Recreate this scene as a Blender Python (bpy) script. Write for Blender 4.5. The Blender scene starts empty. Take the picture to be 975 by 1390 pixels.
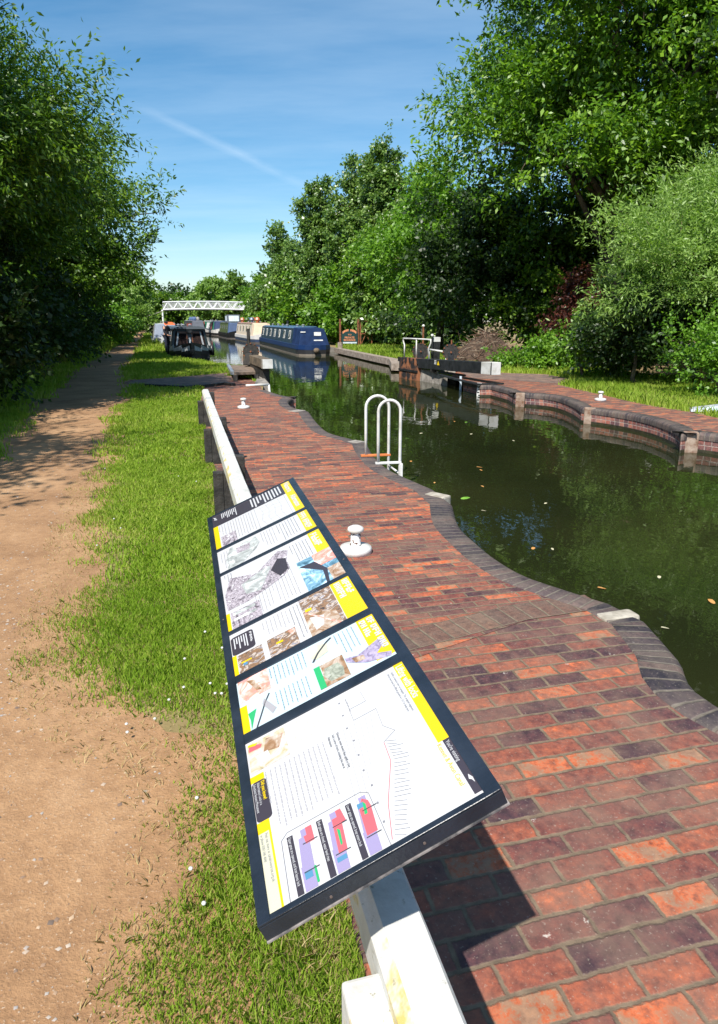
import bpy, bmesh, math, random
import numpy as np
from mathutils import Vector, Matrix
RNG = np.random.default_rng(7)
random.seed(7)
S = bpy.context.scene
COL = S.collection
PI = math.pi
# ---------------------------------------------------------------- camera model
F, CX, CY, YH, H = 902.0, 487.5, 650.0, 435.0, 1.72
TH = math.atan((CY - YH) / F)
sT, cT = math.sin(TH), math.cos(TH)
def ray(px, py):
    u = (px - CX) / F; v = (py - CY) / F
    return (u, cT - v * sT, -(sT + v * cT))
def at(px, py, z=0.0):
    r = ray(px, py); t = (z - H) / r[2]
    return (r[0] * t, r[1] * t)
def atd(px, py, y):
    r = ray(px, py); t = y / r[1]
    return Vector((r[0] * t, y, H + r[2] * t))
WZ = -0.31                       # water level
CD = Vector((-0.2957, 0.9553, 0)) # canal direction, away from camera
CN = Vector((0.9553, 0.2957, 0))  # to the right of it

# ---------------------------------------------------------------- object helpers
def tag(o, label=None, cat=None, group=None, kind=None):
    if label: o['label'] = label
    if cat: o['category'] = cat
    if group: o['group'] = group
    if kind: o['kind'] = kind
    return o
def link(name, me, parent=None):
    o = bpy.data.objects.new(name, me); COL.objects.link(o)
    if parent: o.parent = parent
    return o
def thing(name, label, cat, loc=(0, 0, 0), rz=0.0, group=None):
    o = bpy.data.objects.new(name, None); COL.objects.link(o)
    o.empty_display_size = 0.2
    o.location = loc; o.rotation_euler = (0, 0, rz)
    return tag(o, label, cat, group)
def np_mesh(name, V, Fc, mats, uv=None, rnd=None, smooth=False, mi=None):
    """V (n,3), Fc (m,k) uniform faces"""
    V = np.asarray(V, dtype=np.float32); Fc = np.asarray(Fc, dtype=np.int32)
    me = bpy.data.meshes.new(name)
    m, k = Fc.shape
    me.vertices.add(len(V)); me.vertices.foreach_set('co', V.ravel())
    me.loops.add(m * k); me.loops.foreach_set('vertex_index', Fc.ravel())
    me.polygons.add(m)
    me.polygons.foreach_set('loop_start', np.arange(m, dtype=np.int32) * k)
    me.polygons.foreach_set('loop_total', np.full(m, k, dtype=np.int32))
    for mt in mats: me.materials.append(mt)
    if mi is not None: me.polygons.foreach_set('material_index', np.asarray(mi, dtype=np.int32))
    if rnd is not None:
        a = me.attributes.new('rnd', 'FLOAT', 'FACE'); a.data.foreach_set('value', np.asarray(rnd, dtype=np.float32))
    if smooth: me.polygons.foreach_set('use_smooth', np.ones(m, dtype=bool))
    me.update(calc_edges=True); me.validate()
    return me
class MB:
    def __init__(s): s.v = []; s.f = []; s.m = []; s.u = {}
    def add(s, vs, fs, m=0):
        b = len(s.v); s.v += [tuple(v) for v in vs]
        for f in fs: s.f.append(tuple(i + b for i in f)); s.m.append(m)
    def box(s, c, d, m=0, rz=0.0, M=None):
        x, y, z = d[0] / 2, d[1] / 2, d[2] / 2
        R = M if M is not None else Matrix.Rotation(rz, 3, 'Z')
        c = Vector(c)
        vs = [c + R @ Vector((a * x, b * y, e * z)) for e in (-1, 1) for a, b in ((-1, -1), (1, -1), (1, 1), (-1, 1))]
        s.add(vs, [(3, 2, 1, 0), (4, 5, 6, 7), (0, 1, 5, 4), (1, 2, 6, 5), (2, 3, 7, 6), (3, 0, 4, 7)], m)
    def hexa(s, bot, top, m=0):
        n = len(bot)
        s.add(list(bot) + list(top), [tuple(reversed(range(n))), tuple(range(n, 2 * n))] + [(i, (i + 1) % n, n + (i + 1) % n, n + i) for i in range(n)], m)
    def prism(s, poly, z0, z1, m=0):
        s.hexa([(p[0], p[1], z0) for p in poly], [(p[0], p[1], z1) for p in poly], m)
    def quad(s, vs, m=0): s.add(vs, [tuple(range(len(vs)))], m)
    def tube(s, pts, r, n=8, m=0, cap=True):
        pts = [Vector(p) for p in pts]; N = len(pts)
        rr = r if isinstance(r, (list, tuple)) else [r] * N
        b = len(s.v); up = None
        for i, p in enumerate(pts):
            t = (pts[min(i + 1, N - 1)] - pts[max(i - 1, 0)])
            t = t.normalized() if t.length > 1e-9 else Vector((0, 0, 1))
            if up is None:
                up = t.orthogonal().normalized()
            up = (up - t * up.dot(t))
            up = up.normalized() if up.length > 1e-6 else t.orthogonal().normalized()
            w = t.cross(up)
            for k in range(n):
                a = 2 * PI * k / n
                s.v.append(tuple(p + (up * math.cos(a) + w * math.sin(a)) * rr[i]))
        for i in range(N - 1):
            for k in range(n):
                s.f.append((b + i * n + k, b + i * n + (k + 1) % n, b + (i + 1) * n + (k + 1) % n, b + (i + 1) * n + k)); s.m.append(m)
        if cap:
            s.f.append(tuple(b + k for k in reversed(range(n)))); s.m.append(m)
            s.f.append(tuple(b + (N - 1) * n + k for k in range(n))); s.m.append(m)
    def lathe(s, c, prof, n=20, m=0):
        b = len(s.v); c = Vector(c)
        for r, z in prof:
            for k in range(n):
                a = 2 * PI * k / n; s.v.append((c.x + r * math.cos(a), c.y + r * math.sin(a), c.z + z))
        for i in range(len(prof) - 1):
            for k in range(n):
                s.f.append((b + i * n + k, b + i * n + (k + 1) % n, b + (i + 1) * n + (k + 1) % n, b + (i + 1) * n + k)); s.m.append(m)
        s.f.append(tuple(b + k for k in reversed(range(n)))); s.m.append(m)
        s.f.append(tuple(b + (len(prof) - 1) * n + k for k in range(n))); s.m.append(m)
    def build(s, name, mats, parent=None, bevel=0.0, smooth=False):
        me = bpy.data.meshes.new(name); me.from_pydata(s.v, [], s.f)
        if not isinstance(mats, (list, tuple)): mats = [mats]
        for mt in mats: me.materials.append(mt)
        me.polygons.foreach_set('material_index', s.m)
        me.update()
        if bevel > 0:
            bm = bmesh.new(); bm.from_mesh(me)
            bmesh.ops.remove_doubles(bm, verts=bm.verts, dist=1e-5)
            es = [e for e in bm.edges if len(e.link_faces) == 2 and e.calc_face_angle(0) > 0.6]
            bmesh.ops.bevel(bm, geom=es, offset=bevel, segments=2, affect='EDGES', profile=0.6)
            bm.to_mesh(me); bm.free()
        if smooth: me.polygons.foreach_set('use_smooth', [True] * len(me.polygons))
        return link(name, me, parent)

def build_loose(mb, name, mats, parent=None, **kw):
    """one object for each connected piece of the builder"""
    par = list(range(len(mb.v)))
    def find(i):
        while par[i] != i: par[i] = par[par[i]]; i = par[i]
        return i
    for f_ in mb.f:
        for j in f_[1:]: par[find(j)] = find(f_[0])
    grp = {}
    for k, f_ in enumerate(mb.f): grp.setdefault(find(f_[0]), []).append(k)
    out = []
    for ks in grp.values():
        n = MB(); idx = {}
        for k in ks:
            for j in mb.f[k]:
                if j not in idx: idx[j] = len(n.v); n.v.append(mb.v[j])
            n.f.append(tuple(idx[j] for j in mb.f[k])); n.m.append(mb.m[k])
        out.append(n.build(name, mats, parent, **kw))
    return out
# ---------------------------------------------------------------- material helpers
class NT:
    def __init__(s, nt): s.nt = nt
    def n(s, t, **kw):
        o = s.nt.nodes.new(t)
        for k, v in kw.items():
            if k.startswith('i_'):
                key = k[2:]
                key = int(key) if key.isdigit() else key.replace('_', ' ')
                if hasattr(v, 'is_linked') or isinstance(v, bpy.types.NodeSocket): s.nt.links.new(v, o.inputs[key])
                else: o.inputs[key].default_value = v
            else: setattr(o, k, v)
        return o
    def math(s, op, a, b=None, c=None, clamp=False):
        o = s.nt.nodes.new('ShaderNodeMath'); o.operation = op; o.use_clamp = clamp
        for i, x in enumerate((a, b, c)):
            if x is None: continue
            if isinstance(x, bpy.types.NodeSocket): s.nt.links.new(x, o.inputs[i])
            else: o.inputs[i].default_value = x
        return o.outputs[0]
    def mix(s, f, a, b, mode='MIX'):
        o = s.nt.nodes.new('ShaderNodeMix'); o.data_type = 'RGBA'; o.blend_type = mode
        for i, x in ((0, f), (6, a), (7, b)):
            if isinstance(x, bpy.types.NodeSocket): s.nt.links.new(x, o.inputs[i])
            else:
                if i and len(x) == 3: x = (*x, 1)
                o.inputs[i].default_value = x
        return o.outputs[2]
    def ramp(s, f, stops, const=False):
        o = s.nt.nodes.new('ShaderNodeValToRGB'); cr = o.color_ramp
        if const: cr.interpolation = 'CONSTANT'
        while len(cr.elements) < len(stops): cr.elements.new(0.5)
        for e, (p, c) in zip(cr.elements, stops):
            e.position = p; e.color = (*c, 1) if len(c) == 3 else c
        s.nt.links.new(f, o.inputs[0]); return o.outputs[0]
    def noise(s, vec, scale, detail=3, rough=0.55, dim='3D'):
        o = s.nt.nodes.new('ShaderNodeTexNoise'); o.noise_dimensions = dim
        if vec is not None: s.nt.links.new(vec, o.inputs['Vector'])
        o.inputs['Scale'].default_value = scale; o.inputs['Detail'].default_value = detail; o.inputs['Roughness'].default_value = rough
        return o.outputs[0]
    def link(s, a, b): s.nt.links.new(a, b)
def newmat(name):
    m = bpy.data.materials.new(name); m.use_nodes = True; nt = m.node_tree
    p = nt.nodes['Principled BSDF']
    return m, NT(nt), p
def mat(name, c1, c2=None, scale=8.0, rough=0.55, bump=0.0, bscale=None, metal=0.0, spec=0.5, lo=0.35, hi=0.65, detail=4, dist=0.01):
    m, g, p = newmat(name)
    tc = g.n('ShaderNodeTexCoord').outputs['Object']
    if c2 is not None:
        f = g.noise(tc, scale, detail, 0.6)
        col = g.ramp(f, [(lo, c1), (hi, c2)]); g.link(col, p.inputs['Base Color'])
    else: p.inputs['Base Color'].default_value = (*c1, 1)
    p.inputs['Roughness'].default_value = rough; p.inputs['Metallic'].default_value = metal
    p.inputs['Specular IOR Level'].default_value = spec
    if bump > 0:
        h = g.noise(tc, bscale or scale * 3, 4, 0.6)
        b = g.n('ShaderNodeBump', i_Strength=bump, i_Distance=dist, i_Height=h); g.link(b.outputs[0], p.inputs['Normal'])
    return m
def brick_mat(name, src, bw, bh, stops, mortar, mw=0.008, off=0.5, rot=0.0, dirt=(0.16, 0.13, 0.10), dirt_amt=0.5, fleck=0.0, rough=0.85, warp=0.004, bump=0.6, seed=0.0, shift=(0, 0)):
    m, g, p = newmat(name)
    tc = g.n('ShaderNodeTexCoord')
    raw = tc.outputs['Object'] if src == 'Object' else g.n('ShaderNodeUVMap').outputs[0]
    mp = g.n('ShaderNodeMapping'); g.link(raw, mp.inputs[0]); mp.inputs['Rotation'].default_value = (0, 0, rot); mp.inputs['Location'].default_value = (shift[0], shift[1], 0)
    vec = mp.outputs[0]
    wn = g.n('ShaderNodeTexNoise', noise_dimensions='3D'); g.link(vec, wn.inputs['Vector']); wn.inputs['Scale'].default_value = 9; wn.inputs['Detail'].default_value = 4; wn.inputs['Roughness'].default_value = 0.65
    wv = g.n('ShaderNodeVectorMath', operation='SUBTRACT'); g.link(wn.outputs['Color'], wv.inputs[0]); wv.inputs[1].default_value = (0.5, 0.5, 0.5)
    ws = g.n('ShaderNodeVectorMath', operation='SCALE'); g.link(wv.outputs[0], ws.inputs[0]); ws.inputs['Scale'].default_value = warp * 6
    wa = g.n('ShaderNodeVectorMath', operation='ADD'); g.link(vec, wa.inputs[0]); g.link(ws.outputs[0], wa.inputs[1])
    sp = g.n('ShaderNodeSeparateXYZ'); g.link(wa.outputs[0], sp.inputs[0])
    X, Y = sp.outputs[0], sp.outputs[1]
    ry = g.math('DIVIDE', Y, bh); row = g.math('FLOOR', ry); fy = g.math('SUBTRACT', ry, row)
    rw = g.n('ShaderNodeTexWhiteNoise', noise_dimensions='1D'); g.link(row, rw.inputs['W'])
    jit = g.math('MULTIPLY', rw.outputs[0], 0.22)
    o1 = g.math('MULTIPLY', g.math('MODULO', g.math('ABSOLUTE', row), 2.0), off)
    cx = g.math('ADD', g.math('ADD', g.math('DIVIDE', X, bw), o1), jit)
    col = g.math('FLOOR', cx); fx = g.math('SUBTRACT', cx, col)
    dx = g.math('MULTIPLY', g.math('MINIMUM', fx, g.math('SUBTRACT', 1.0, fx)), bw)
    dy = g.math('MULTIPLY', g.math('MINIMUM', fy, g.math('SUBTRACT', 1.0, fy)), bh)
    d = g.math('ADD', g.math('MINIMUM', dx, dy), g.math('MULTIPLY', g.math('SUBTRACT', g.noise(vec, 55, 4, 0.7), 0.52), warp * 4.0))
    mask = g.math('DIVIDE', g.math('SUBTRACT', d, mw * 0.35), mw * 0.55, clamp=True)  # 0 mortar, 1 brick
    cb = g.n('ShaderNodeCombineXYZ'); g.link(col, cb.inputs[0]); g.link(row, cb.inputs[1]); cb.inputs[2].default_value = seed
    wh = g.n('ShaderNodeTexWhiteNoise', noise_dimensions='3D'); g.link(cb.outputs[0], wh.inputs['Vector'])
    mott = g.math('MULTIPLY', g.math('SUBTRACT', g.noise(vec, 13, 5, 0.7), 0.5), 0.75)
    base = g.ramp(g.math('ADD', wh.outputs['Value'], mott, clamp=True), stops, const=False)
    nf = g.noise(vec, 26, 6, 0.7)
    base = g.mix(0.75, base, g.ramp(nf, [(0.28, (0.30, 0.30, 0.33)), (0.5, (0.95, 0.95, 0.95)), (0.74, (1.55, 1.45, 1.3))]), 'MULTIPLY')
    dn = g.noise(vec, 3.1, 6, 0.68)
    df = g.math('MULTIPLY', g.ramp(dn, [(0.42, (0, 0, 0)), (0.66, (1, 1, 1))]), dirt_amt)
    base = g.mix(df, base, dirt)
    sp1 = g.noise(vec, 85, 3, 0.6)
    base = g.mix(g.math('MULTIPLY', g.ramp(sp1, [(0.60, (0, 0, 0)), (0.70, (1, 1, 1))]), 0.35), base, (0.40, 0.34, 0.27))
    if fleck > 0:
        fn = g.noise(vec, 7.0, 5, 0.75)
        base = g.mix(g.math('MULTIPLY', g.ramp(fn, [(0.66, (0, 0, 0)), (0.70, (1, 1, 1))]), fleck), base, (0.55, 0.50, 0.44))
    mn = g.noise(vec, 20, 4, 0.6)
    mc = g.ramp(mn, [(0.3, tuple(x * 0.5 for x in mortar)), (0.65, mortar)])
    fin = g.mix(mask, mc, base); g.link(fin, p.inputs['Base Color'])
    p.inputs['Roughness'].default_value = rough
    hh = g.math('ADD', g.math('ADD', g.math('MULTIPLY', mask, 1.0), g.math('MULTIPLY', nf, 0.5)), g.math('MULTIPLY', wh.outputs['Value'], 0.25))
    b = g.n('ShaderNodeBump', i_Strength=bump, i_Distance=0.006, i_Height=hh); g.link(b.outputs[0], p.inputs['Normal'])
    return m
def leaf_mat(name, cs, rough=0.42, trans=0.38, hue2=None, spec=0.45):
    """cs: three colours picked by the per-leaf random attribute"""
    m, g, p = newmat(name)
    a = g.n('ShaderNodeAttribute', attribute_name='rnd')
    tc = g.n('ShaderNodeTexCoord').outputs['Object']
    nz = g.noise(tc, 0.55, 3, 0.6)
    f = g.math('ADD', g.math('MULTIPLY', a.outputs['Fac'], 0.72), g.math('MULTIPLY', g.math('SUBTRACT', nz, 0.36), 0.9), clamp=True)
    col = g.ramp(f, [(0.0, cs[0]), (0.5, cs[1]), (1.0, cs[2])])
    g.link(col, p.inputs['Base Color']); p.inputs['Roughness'].default_value = rough; p.inputs['Specular IOR Level'].default_value = spec
    tr = g.n('ShaderNodeBsdfTranslucent'); g.link(g.mix(1.0, col, (1.5, 1.7, 0.75), 'MULTIPLY'), tr.inputs[0])
    mx = g.n('ShaderNodeMixShader', i_0=trans); g.link(p.outputs[0], mx.inputs[1]); g.link(tr.outputs[0], mx.inputs[2])
    out = [n for n in m.node_tree.nodes if n.type == 'OUTPUT_MATERIAL'][0]; g.link(mx.outputs[0], out.inputs[0])
    return m

# ---------------------------------------------------------------- geometry helpers
def catmull(pts, n=6, closed=False):
    P = [Vector((p[0], p[1], 0)) for p in pts]; out = []
    for i in range(len(P) - 1):
        p0, p1, p2, p3 = P[max(i - 1, 0)], P[i], P[i + 1], P[min(i + 2, len(P) - 1)]
        for k in range(n):
            t = k / n
            out.append(0.5 * ((2 * p1) + (p2 - p0) * t + (2 * p0 - 5 * p1 + 4 * p2 - p3) * t * t + (3 * p1 - p0 - 3 * p2 + p3) * t ** 3))
    out.append(P[-1]); return [(p.x, p.y) for p in out]
def resample(pts, step):
    out = [pts[0]]; acc = 0
    for i in range(len(pts) - 1):
        a = np.array(pts[i][:2]); b = np.array(pts[i + 1][:2]); L = np.linalg.norm(b - a); n = max(1, int(math.ceil(L / step)))
        for k in range(1, n + 1): out.append(tuple(a + (b - a) * k / n))
    return out
def offset_line(pts, d):
    """offset to the left of travel for positive d"""
    out = []
    for i, p in enumerate(pts):
        a = Vector(pts[max(i - 1, 0)][:2]); b = Vector(pts[min(i + 1, len(pts) - 1)][:2]); t = (b - a).normalized()
        out.append((p[0] - t.y * d, p[1] + t.x * d))
    return out
def clean_offset(pts, d, base):
    o = offset_line(pts, d); P = np.array(o); dd = distline(P, base)
    return [p for p, q in zip(o, dd) if q > abs(d) * 0.93]
def strip_mesh(name, lines, mats, parent=None, mi=None, smooth=False):
    """lines: list of rows, each row list of (x,y,z) same length; vs: across coordinate per row; uv by arclength of row 0"""
    n = len(lines[0][0]); rows = [r for r, v in lines]; vv = [v for r, v in lines]
    V = [p for r in rows for p in r]; Fc = []; U = []
    L = [0.0]
    for i in range(1, n): L.append(L[-1] + (Vector(rows[0][i]) - Vector(rows[0][i - 1])).length)
    M = []
    for j in range(len(rows) - 1):
        for i in range(n - 1):
            Fc.append((j * n + i, j * n + i + 1, (j + 1) * n + i + 1, (j + 1) * n + i))
            U += [(L[i], vv[j]), (L[i + 1], vv[j]), (L[i + 1], vv[j + 1]), (L[i], vv[j + 1])]
            M.append(mi[j] if mi else 0)
    me = np_mesh(name, V, Fc, mats, mi=M, smooth=smooth)
    uvl = me.uv_layers.new(name='UVMap'); uvl.data.foreach_set('uv', np.array(U, dtype=np.float32).ravel())
    return link(name, me, parent)
def poly_mesh(name, pts, z, mt, holes=None):
    bm = bmesh.new(); vs = [bm.verts.new((p[0], p[1], z)) for p in pts]
    es = [bm.edges.new((vs[i], vs[(i + 1) % len(vs)])) for i in range(len(vs))]
    bmesh.ops.triangle_fill(bm, use_beauty=True, use_dissolve=False, edges=es)
    for f in bm.faces:
        f.normal_update()
        if f.normal.z < 0: f.normal_flip()
    me = bpy.data.meshes.new(name); bm.to_mesh(me); bm.free(); me.materials.append(mt)
    return link(name, me)
def inpoly(P, poly):
    x, y = P[:, 0], P[:, 1]; c = np.zeros(len(P), bool); n = len(poly); j = n - 1
    for i in range(n):
        xi, yi = poly[i]; xj, yj = poly[j]
        if yi != yj:
            m = ((yi > y) != (yj > y)) & (x < (xj - xi) * (y - yi) / (yj - yi) + xi)
            c ^= m
        j = i
    return c
def distline(P, line):
    d = np.full(len(P), 1e9)
    for i in range(len(line) - 1):
        a = np.array(line[i]); b = np.array(line[i + 1]); ab = b - a; L = (ab ** 2).sum() + 1e-12
        t = np.clip(((P - a) @ ab) / L, 0, 1); q = a + t[:, None] * ab
        d = np.minimum(d, np.hypot(P[:, 0] - q[:, 0], P[:, 1] - q[:, 1]))
    return d
def vnoise(P, s, seed=0):
    """cheap value noise 0..1"""
    Q = P * s; i = np.floor(Q).astype(int); f = Q - i; f = f * f * (3 - 2 * f)
    def h(a, b): 
        k = (a * 374761393 + b * 668265263 + seed * 974711) & 0x7fffffff
        k = (k ^ (k >> 13)) * 1274126177 & 0x7fffffff
        return ((k ^ (k >> 16)) & 0xffff) / 65535.0
    a, b = i[:, 0], i[:, 1]
    return (h(a, b) * (1 - f[:, 0]) + h(a + 1, b) * f[:, 0]) * (1 - f[:, 1]) + (h(a, b + 1) * (1 - f[:, 0]) + h(a + 1, b + 1) * f[:, 0]) * f[:, 1]
def text_mesh(name, txt, size, mt, align='LEFT', bold=0.0, xs=1.0):
    c = bpy.data.curves.new(name, 'FONT'); c.body = txt; c.size = size; c.align_x = align; c.offset = bold; c.resolution_u = 2
    o = bpy.data.objects.new(name, c); COL.objects.link(o)
    bpy.context.view_layer.update()
    dg = bpy.context.evaluated_depsgraph_get()
    me = bpy.data.meshes.new_from_object(o.evaluated_get(dg)); bpy.data.objects.remove(o); bpy.data.curves.remove(c)
    V = [(v.co.x * xs, v.co.y, 0) for v in me.vertices]; Fc = [tuple(p.vertices) for p in me.polygons]
    bpy.data.meshes.remove(me); return V, Fc
# ================================================================ camera, sky, sun
cam = bpy.data.cameras.new('camera'); co = bpy.data.objects.new('camera', cam); COL.objects.link(co)
cam.sensor_fit = 'VERTICAL'; cam.sensor_height = 36.0; cam.sensor_width = 36.0 * 975 / 1390
cam.lens = F * 36.0 / 1390.0; cam.shift_y = -45.0 / 1390.0
cam.clip_start = 0.05; cam.clip_end = 4000
co.location = (0, 0, H); co.rotation_euler = (PI / 2 - TH, 0, 0)
S.camera = co
SUN = Vector((-0.2853, -0.6883, 0.9643)).normalized()   # towards the sun
el = math.asin(SUN.z); az = math.atan2(SUN.x, SUN.y)
W = bpy.data.worlds.new("World"); S.world = W; W.use_nodes = True
g = NT(W.node_tree); bg = W.node_tree.nodes['Background']
sky = g.n('ShaderNodeTexSky'); sky.sky_type = 'NISHITA'; sky.sun_disc = False; sky.sun_elevation = el; sky.sun_rotation = az
sky.air_density = 1.0; sky.dust_density = 0.6; sky.ozone_density = 3.0; sky.altitude = 50
hs = g.n('ShaderNodeHueSaturation'); g.link(sky.outputs[0], hs.inputs['Color']); hs.inputs['Saturation'].default_value = 1.24; hs.inputs['Hue'].default_value = 0.490; hs.inputs['Value'].default_value = 1.06
tc = g.n('ShaderNodeTexCoord').outputs['Generated']
sp = g.n('ShaderNodeSeparateXYZ'); g.link(tc, sp.inputs[0])
den = g.math('MAXIMUM', g.math('ADD', sp.outputs[2], 0.08), 0.02)
cb = g.n('ShaderNodeCombineXYZ'); g.link(g.math('DIVIDE', sp.outputs[0], den), cb.inputs[0]); g.link(g.math('DIVIDE', sp.outputs[1], den), cb.inputs[1])
mp = g.n('ShaderNodeMapping'); g.link(cb.outputs[0], mp.inputs[0]); mp.inputs['Scale'].default_value = (0.45, 1.3, 1); mp.inputs['Rotation'].default_value = (0, 0, 0.5)
cn = g.noise(mp.outputs[0], 1.1, 6, 0.6)
cf = g.math('MULTIPLY', g.ramp(cn, [(0.40, (0, 0, 0)), (0.85, (1, 1, 1))]), 0.30)
col = g.mix(cf, hs.outputs[0], (6.2, 7.4, 8.4))
# a faded vapour trail: a soft band along a great circle
d1 = Vector(ray(170, 138)).normalized(); d2 = Vector(ray(500, 291)).normalized(); nn = d1.cross(d2).normalized(); ax = (d2 - d1).normalized()
def dotn(v):
    o = g.n('ShaderNodeVectorMath', operation='DOT_PRODUCT'); g.link(tc, o.inputs[0]); o.inputs[1].default_value = v; return o.outputs['Value']
tn = g.noise(tc, 14, 5, 0.6)
dist = g.math('ABSOLUTE', g.math('ADD', dotn(nn), g.math('MULTIPLY', g.math('SUBTRACT', tn, 0.5), 0.010)))
band = g.math('SUBTRACT', 1.0, g.math('DIVIDE', dist, 0.0075), clamp=True)
tt = g.math('DIVIDE', g.math('SUBTRACT', dotn(ax), d1.dot(ax)), d2.dot(ax) - d1.dot(ax))
fade = g.math('MULTIPLY', g.math('MULTIPLY', tt, 5.0, clamp=True), g.math('MULTIPLY', g.math('SUBTRACT', 1.0, tt), 3.0, clamp=True))
fade = g.math('MULTIPLY', fade, g.math('GREATER_THAN', sp.outputs[1], 0.0))
ct = g.math('MULTIPLY', g.math('MULTIPLY', band, fade), g.math('MULTIPLY', tn, 0.22))
col = g.mix(ct, col, (7.5, 8.4, 9.2))
g.link(col, bg.inputs[0]); bg.inputs[1].default_value = 0.10
sl = bpy.data.lights.new('sun', 'SUN'); sl.energy = 4.9; sl.angle = math.radians(0.53); sl.color = (1.0, 0.95, 0.87)
so = bpy.data.objects.new('sun', sl); COL.objects.link(so); so.rotation_euler = (-SUN).to_track_quat('-Z', 'Y').to_euler(); so.location = (-10, -20, 30)
S.view_settings.view_transform = 'Standard'; S.view_settings.look = 'None'; S.view_settings.exposure = 0.6; S.view_settings.gamma = 1
S.view_settings.use_curve_mapping = False
S.render.engine = 'CYCLES'; S.cycles.use_denoising = True
S.cycles.max_bounces = 6; S.cycles.transparent_max_bounces = 8; S.cycles.diffuse_bounces = 3; S.cycles.glossy_bounces = 3; S.cycles.transmission_bounces = 3
S.cycles.sample_clamp_indirect = 6

# ================================================================ materials
M = {}
M['grass_soil'] = mat('grass_soil', (0.17, 0.14, 0.05), (0.30, 0.20, 0.10), 2.3, 0.95, 0.6, 30)
M['far_grass'] = mat('far_grass', (0.075, 0.13, 0.02), (0.16, 0.20, 0.05), 0.6, 0.95, 0.4, 12)
def path_material():
    m, g, p = newmat('dirt_path'); tc = g.n('ShaderNodeTexCoord').outputs['Object']
    a = g.noise(tc, 1.2, 6, 0.65); b = g.noise(tc, 14, 6, 0.75); c = g.noise(tc, 90, 3, 0.6)
    col = g.ramp(a, [(0.3, (0.22, 0.115, 0.052)), (0.55, (0.35, 0.200, 0.098)), (0.75, (0.44, 0.275, 0.150))])
    col = g.mix(0.7, col, g.ramp(b, [(0.3, (0.66, 0.62, 0.6)), (0.6, (1.08, 1.08, 1.08))]), 'MULTIPLY')
    col = g.mix(g.ramp(c, [(0.62, (0, 0, 0)), (0.70, (0.8, 0.8, 0.8))]), col, (0.52, 0.42, 0.32))
    col = g.mix(g.ramp(c, [(0.30, (0.5, 0.5, 0.5)), (0.37, (0, 0, 0))]), col, (0.16, 0.10, 0.06))
    g.link(col, p.inputs['Base Color']); p.inputs['Roughness'].default_value = 0.95
    h = g.math('ADD', g.math('MULTIPLY', b, 1.0), g.math('MULTIPLY', c, 0.5))
    bp = g.n('ShaderNodeBump', i_Strength=0.8, i_Distance=0.012, i_Height=h); g.link(bp.outputs[0], p.inputs['Normal'])
    return m
M['path'] = path_material()
RB = [(0.0, (0.050, 0.024, 0.032)), (0.19, (0.090, 0.035, 0.038)), (0.45, (0.155, 0.050, 0.040)), (0.70, (0.235, 0.070, 0.042)), (0.86, (0.33, 0.090, 0.043)), (0.93, (0.50, 0.115, 0.038)), (1.0, (0.27, 0.15, 0.09))]
M['paving'] = brick_mat('brick_paving', 'Object', 0.217, 0.095, RB, (0.20, 0.145, 0.095), 0.0105, rot=-math.atan2(0.25, 0.968), dirt=(0.215, 0.130, 0.092), dirt_amt=0.62, fleck=0.75, warp=0.0032)
M['paving_far'] = brick_mat('edge_laid_paving', 'Object', 0.224, 0.0745, [(a, (c[0] * 1.12, c[1] * 1.05, c[2])) for a, c in RB], (0.21, 0.155, 0.10), 0.009, rot=-math.atan2(0.25, 0.968), dirt=(0.225, 0.130, 0.088), dirt_amt=0.6, fleck=0.8, warp=0.0026, seed=3.0)
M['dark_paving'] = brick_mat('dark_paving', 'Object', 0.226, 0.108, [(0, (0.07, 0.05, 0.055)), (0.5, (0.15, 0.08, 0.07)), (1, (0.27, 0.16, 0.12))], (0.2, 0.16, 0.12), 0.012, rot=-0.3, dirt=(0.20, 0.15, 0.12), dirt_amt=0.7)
BB = [(0.0, (0.024, 0.020, 0.028)), (0.4, (0.050, 0.037, 0.043)), (0.75, (0.078, 0.055, 0.055)), (1.0, (0.12, 0.08, 0.07))]
M['coping'] = brick_mat('blue_coping', 'UV', 0.076, 0.40, BB, (0.17, 0.145, 0.115), 0.010, off=0.0, dirt=(0.14, 0.11, 0.088), dirt_amt=0.65, fleck=0.35, rough=0.7, warp=0.0015)
M['band'] = brick_mat('soldier_band', 'UV', 0.112, 0.24, [(0, (0.09, 0.045, 0.038)), (0.5, (0.14, 0.075, 0.055)), (1, (0.19, 0.11, 0.075))], (0.2, 0.16, 0.11), 0.01, off=0.0, warp=0.002)
M['wall'] = brick_mat('red_wall_brick', 'UV', 0.112, 0.078, [(0, (0.08, 0.04, 0.055)), (0.4, (0.20, 0.07, 0.06)), (0.7, (0.34, 0.11, 0.08)), (1, (0.42, 0.16, 0.11))], (0.42, 0.34, 0.30), 0.010, off=0.0, dirt=(0.20, 0.15, 0.13), dirt_amt=0.35, warp=0.0015)
M['algae'] = mat('wet_algae_brick', (0.016, 0.016, 0.010), (0.05, 0.045, 0.022), 7, 0.5, 0.5, 30)
M['stone'] = mat('coping_stone', (0.23, 0.20, 0.155), (0.46, 0.42, 0.35), 9, 0.9, 0.6, 40)
M['rust_stone'] = mat('stained_stone', (0.15, 0.07, 0.035), (0.36, 0.28, 0.22), 7, 0.9, 0.6, 30)
M['conc'] = mat('grey_concrete', (0.17, 0.15, 0.13), (0.36, 0.33, 0.29), 5, 0.9, 0.6, 30)
M['timber'] = mat('weathered_timber', (0.16, 0.125, 0.10), (0.36, 0.30, 0.25), 6, 0.9, 0.5, 25)
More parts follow.
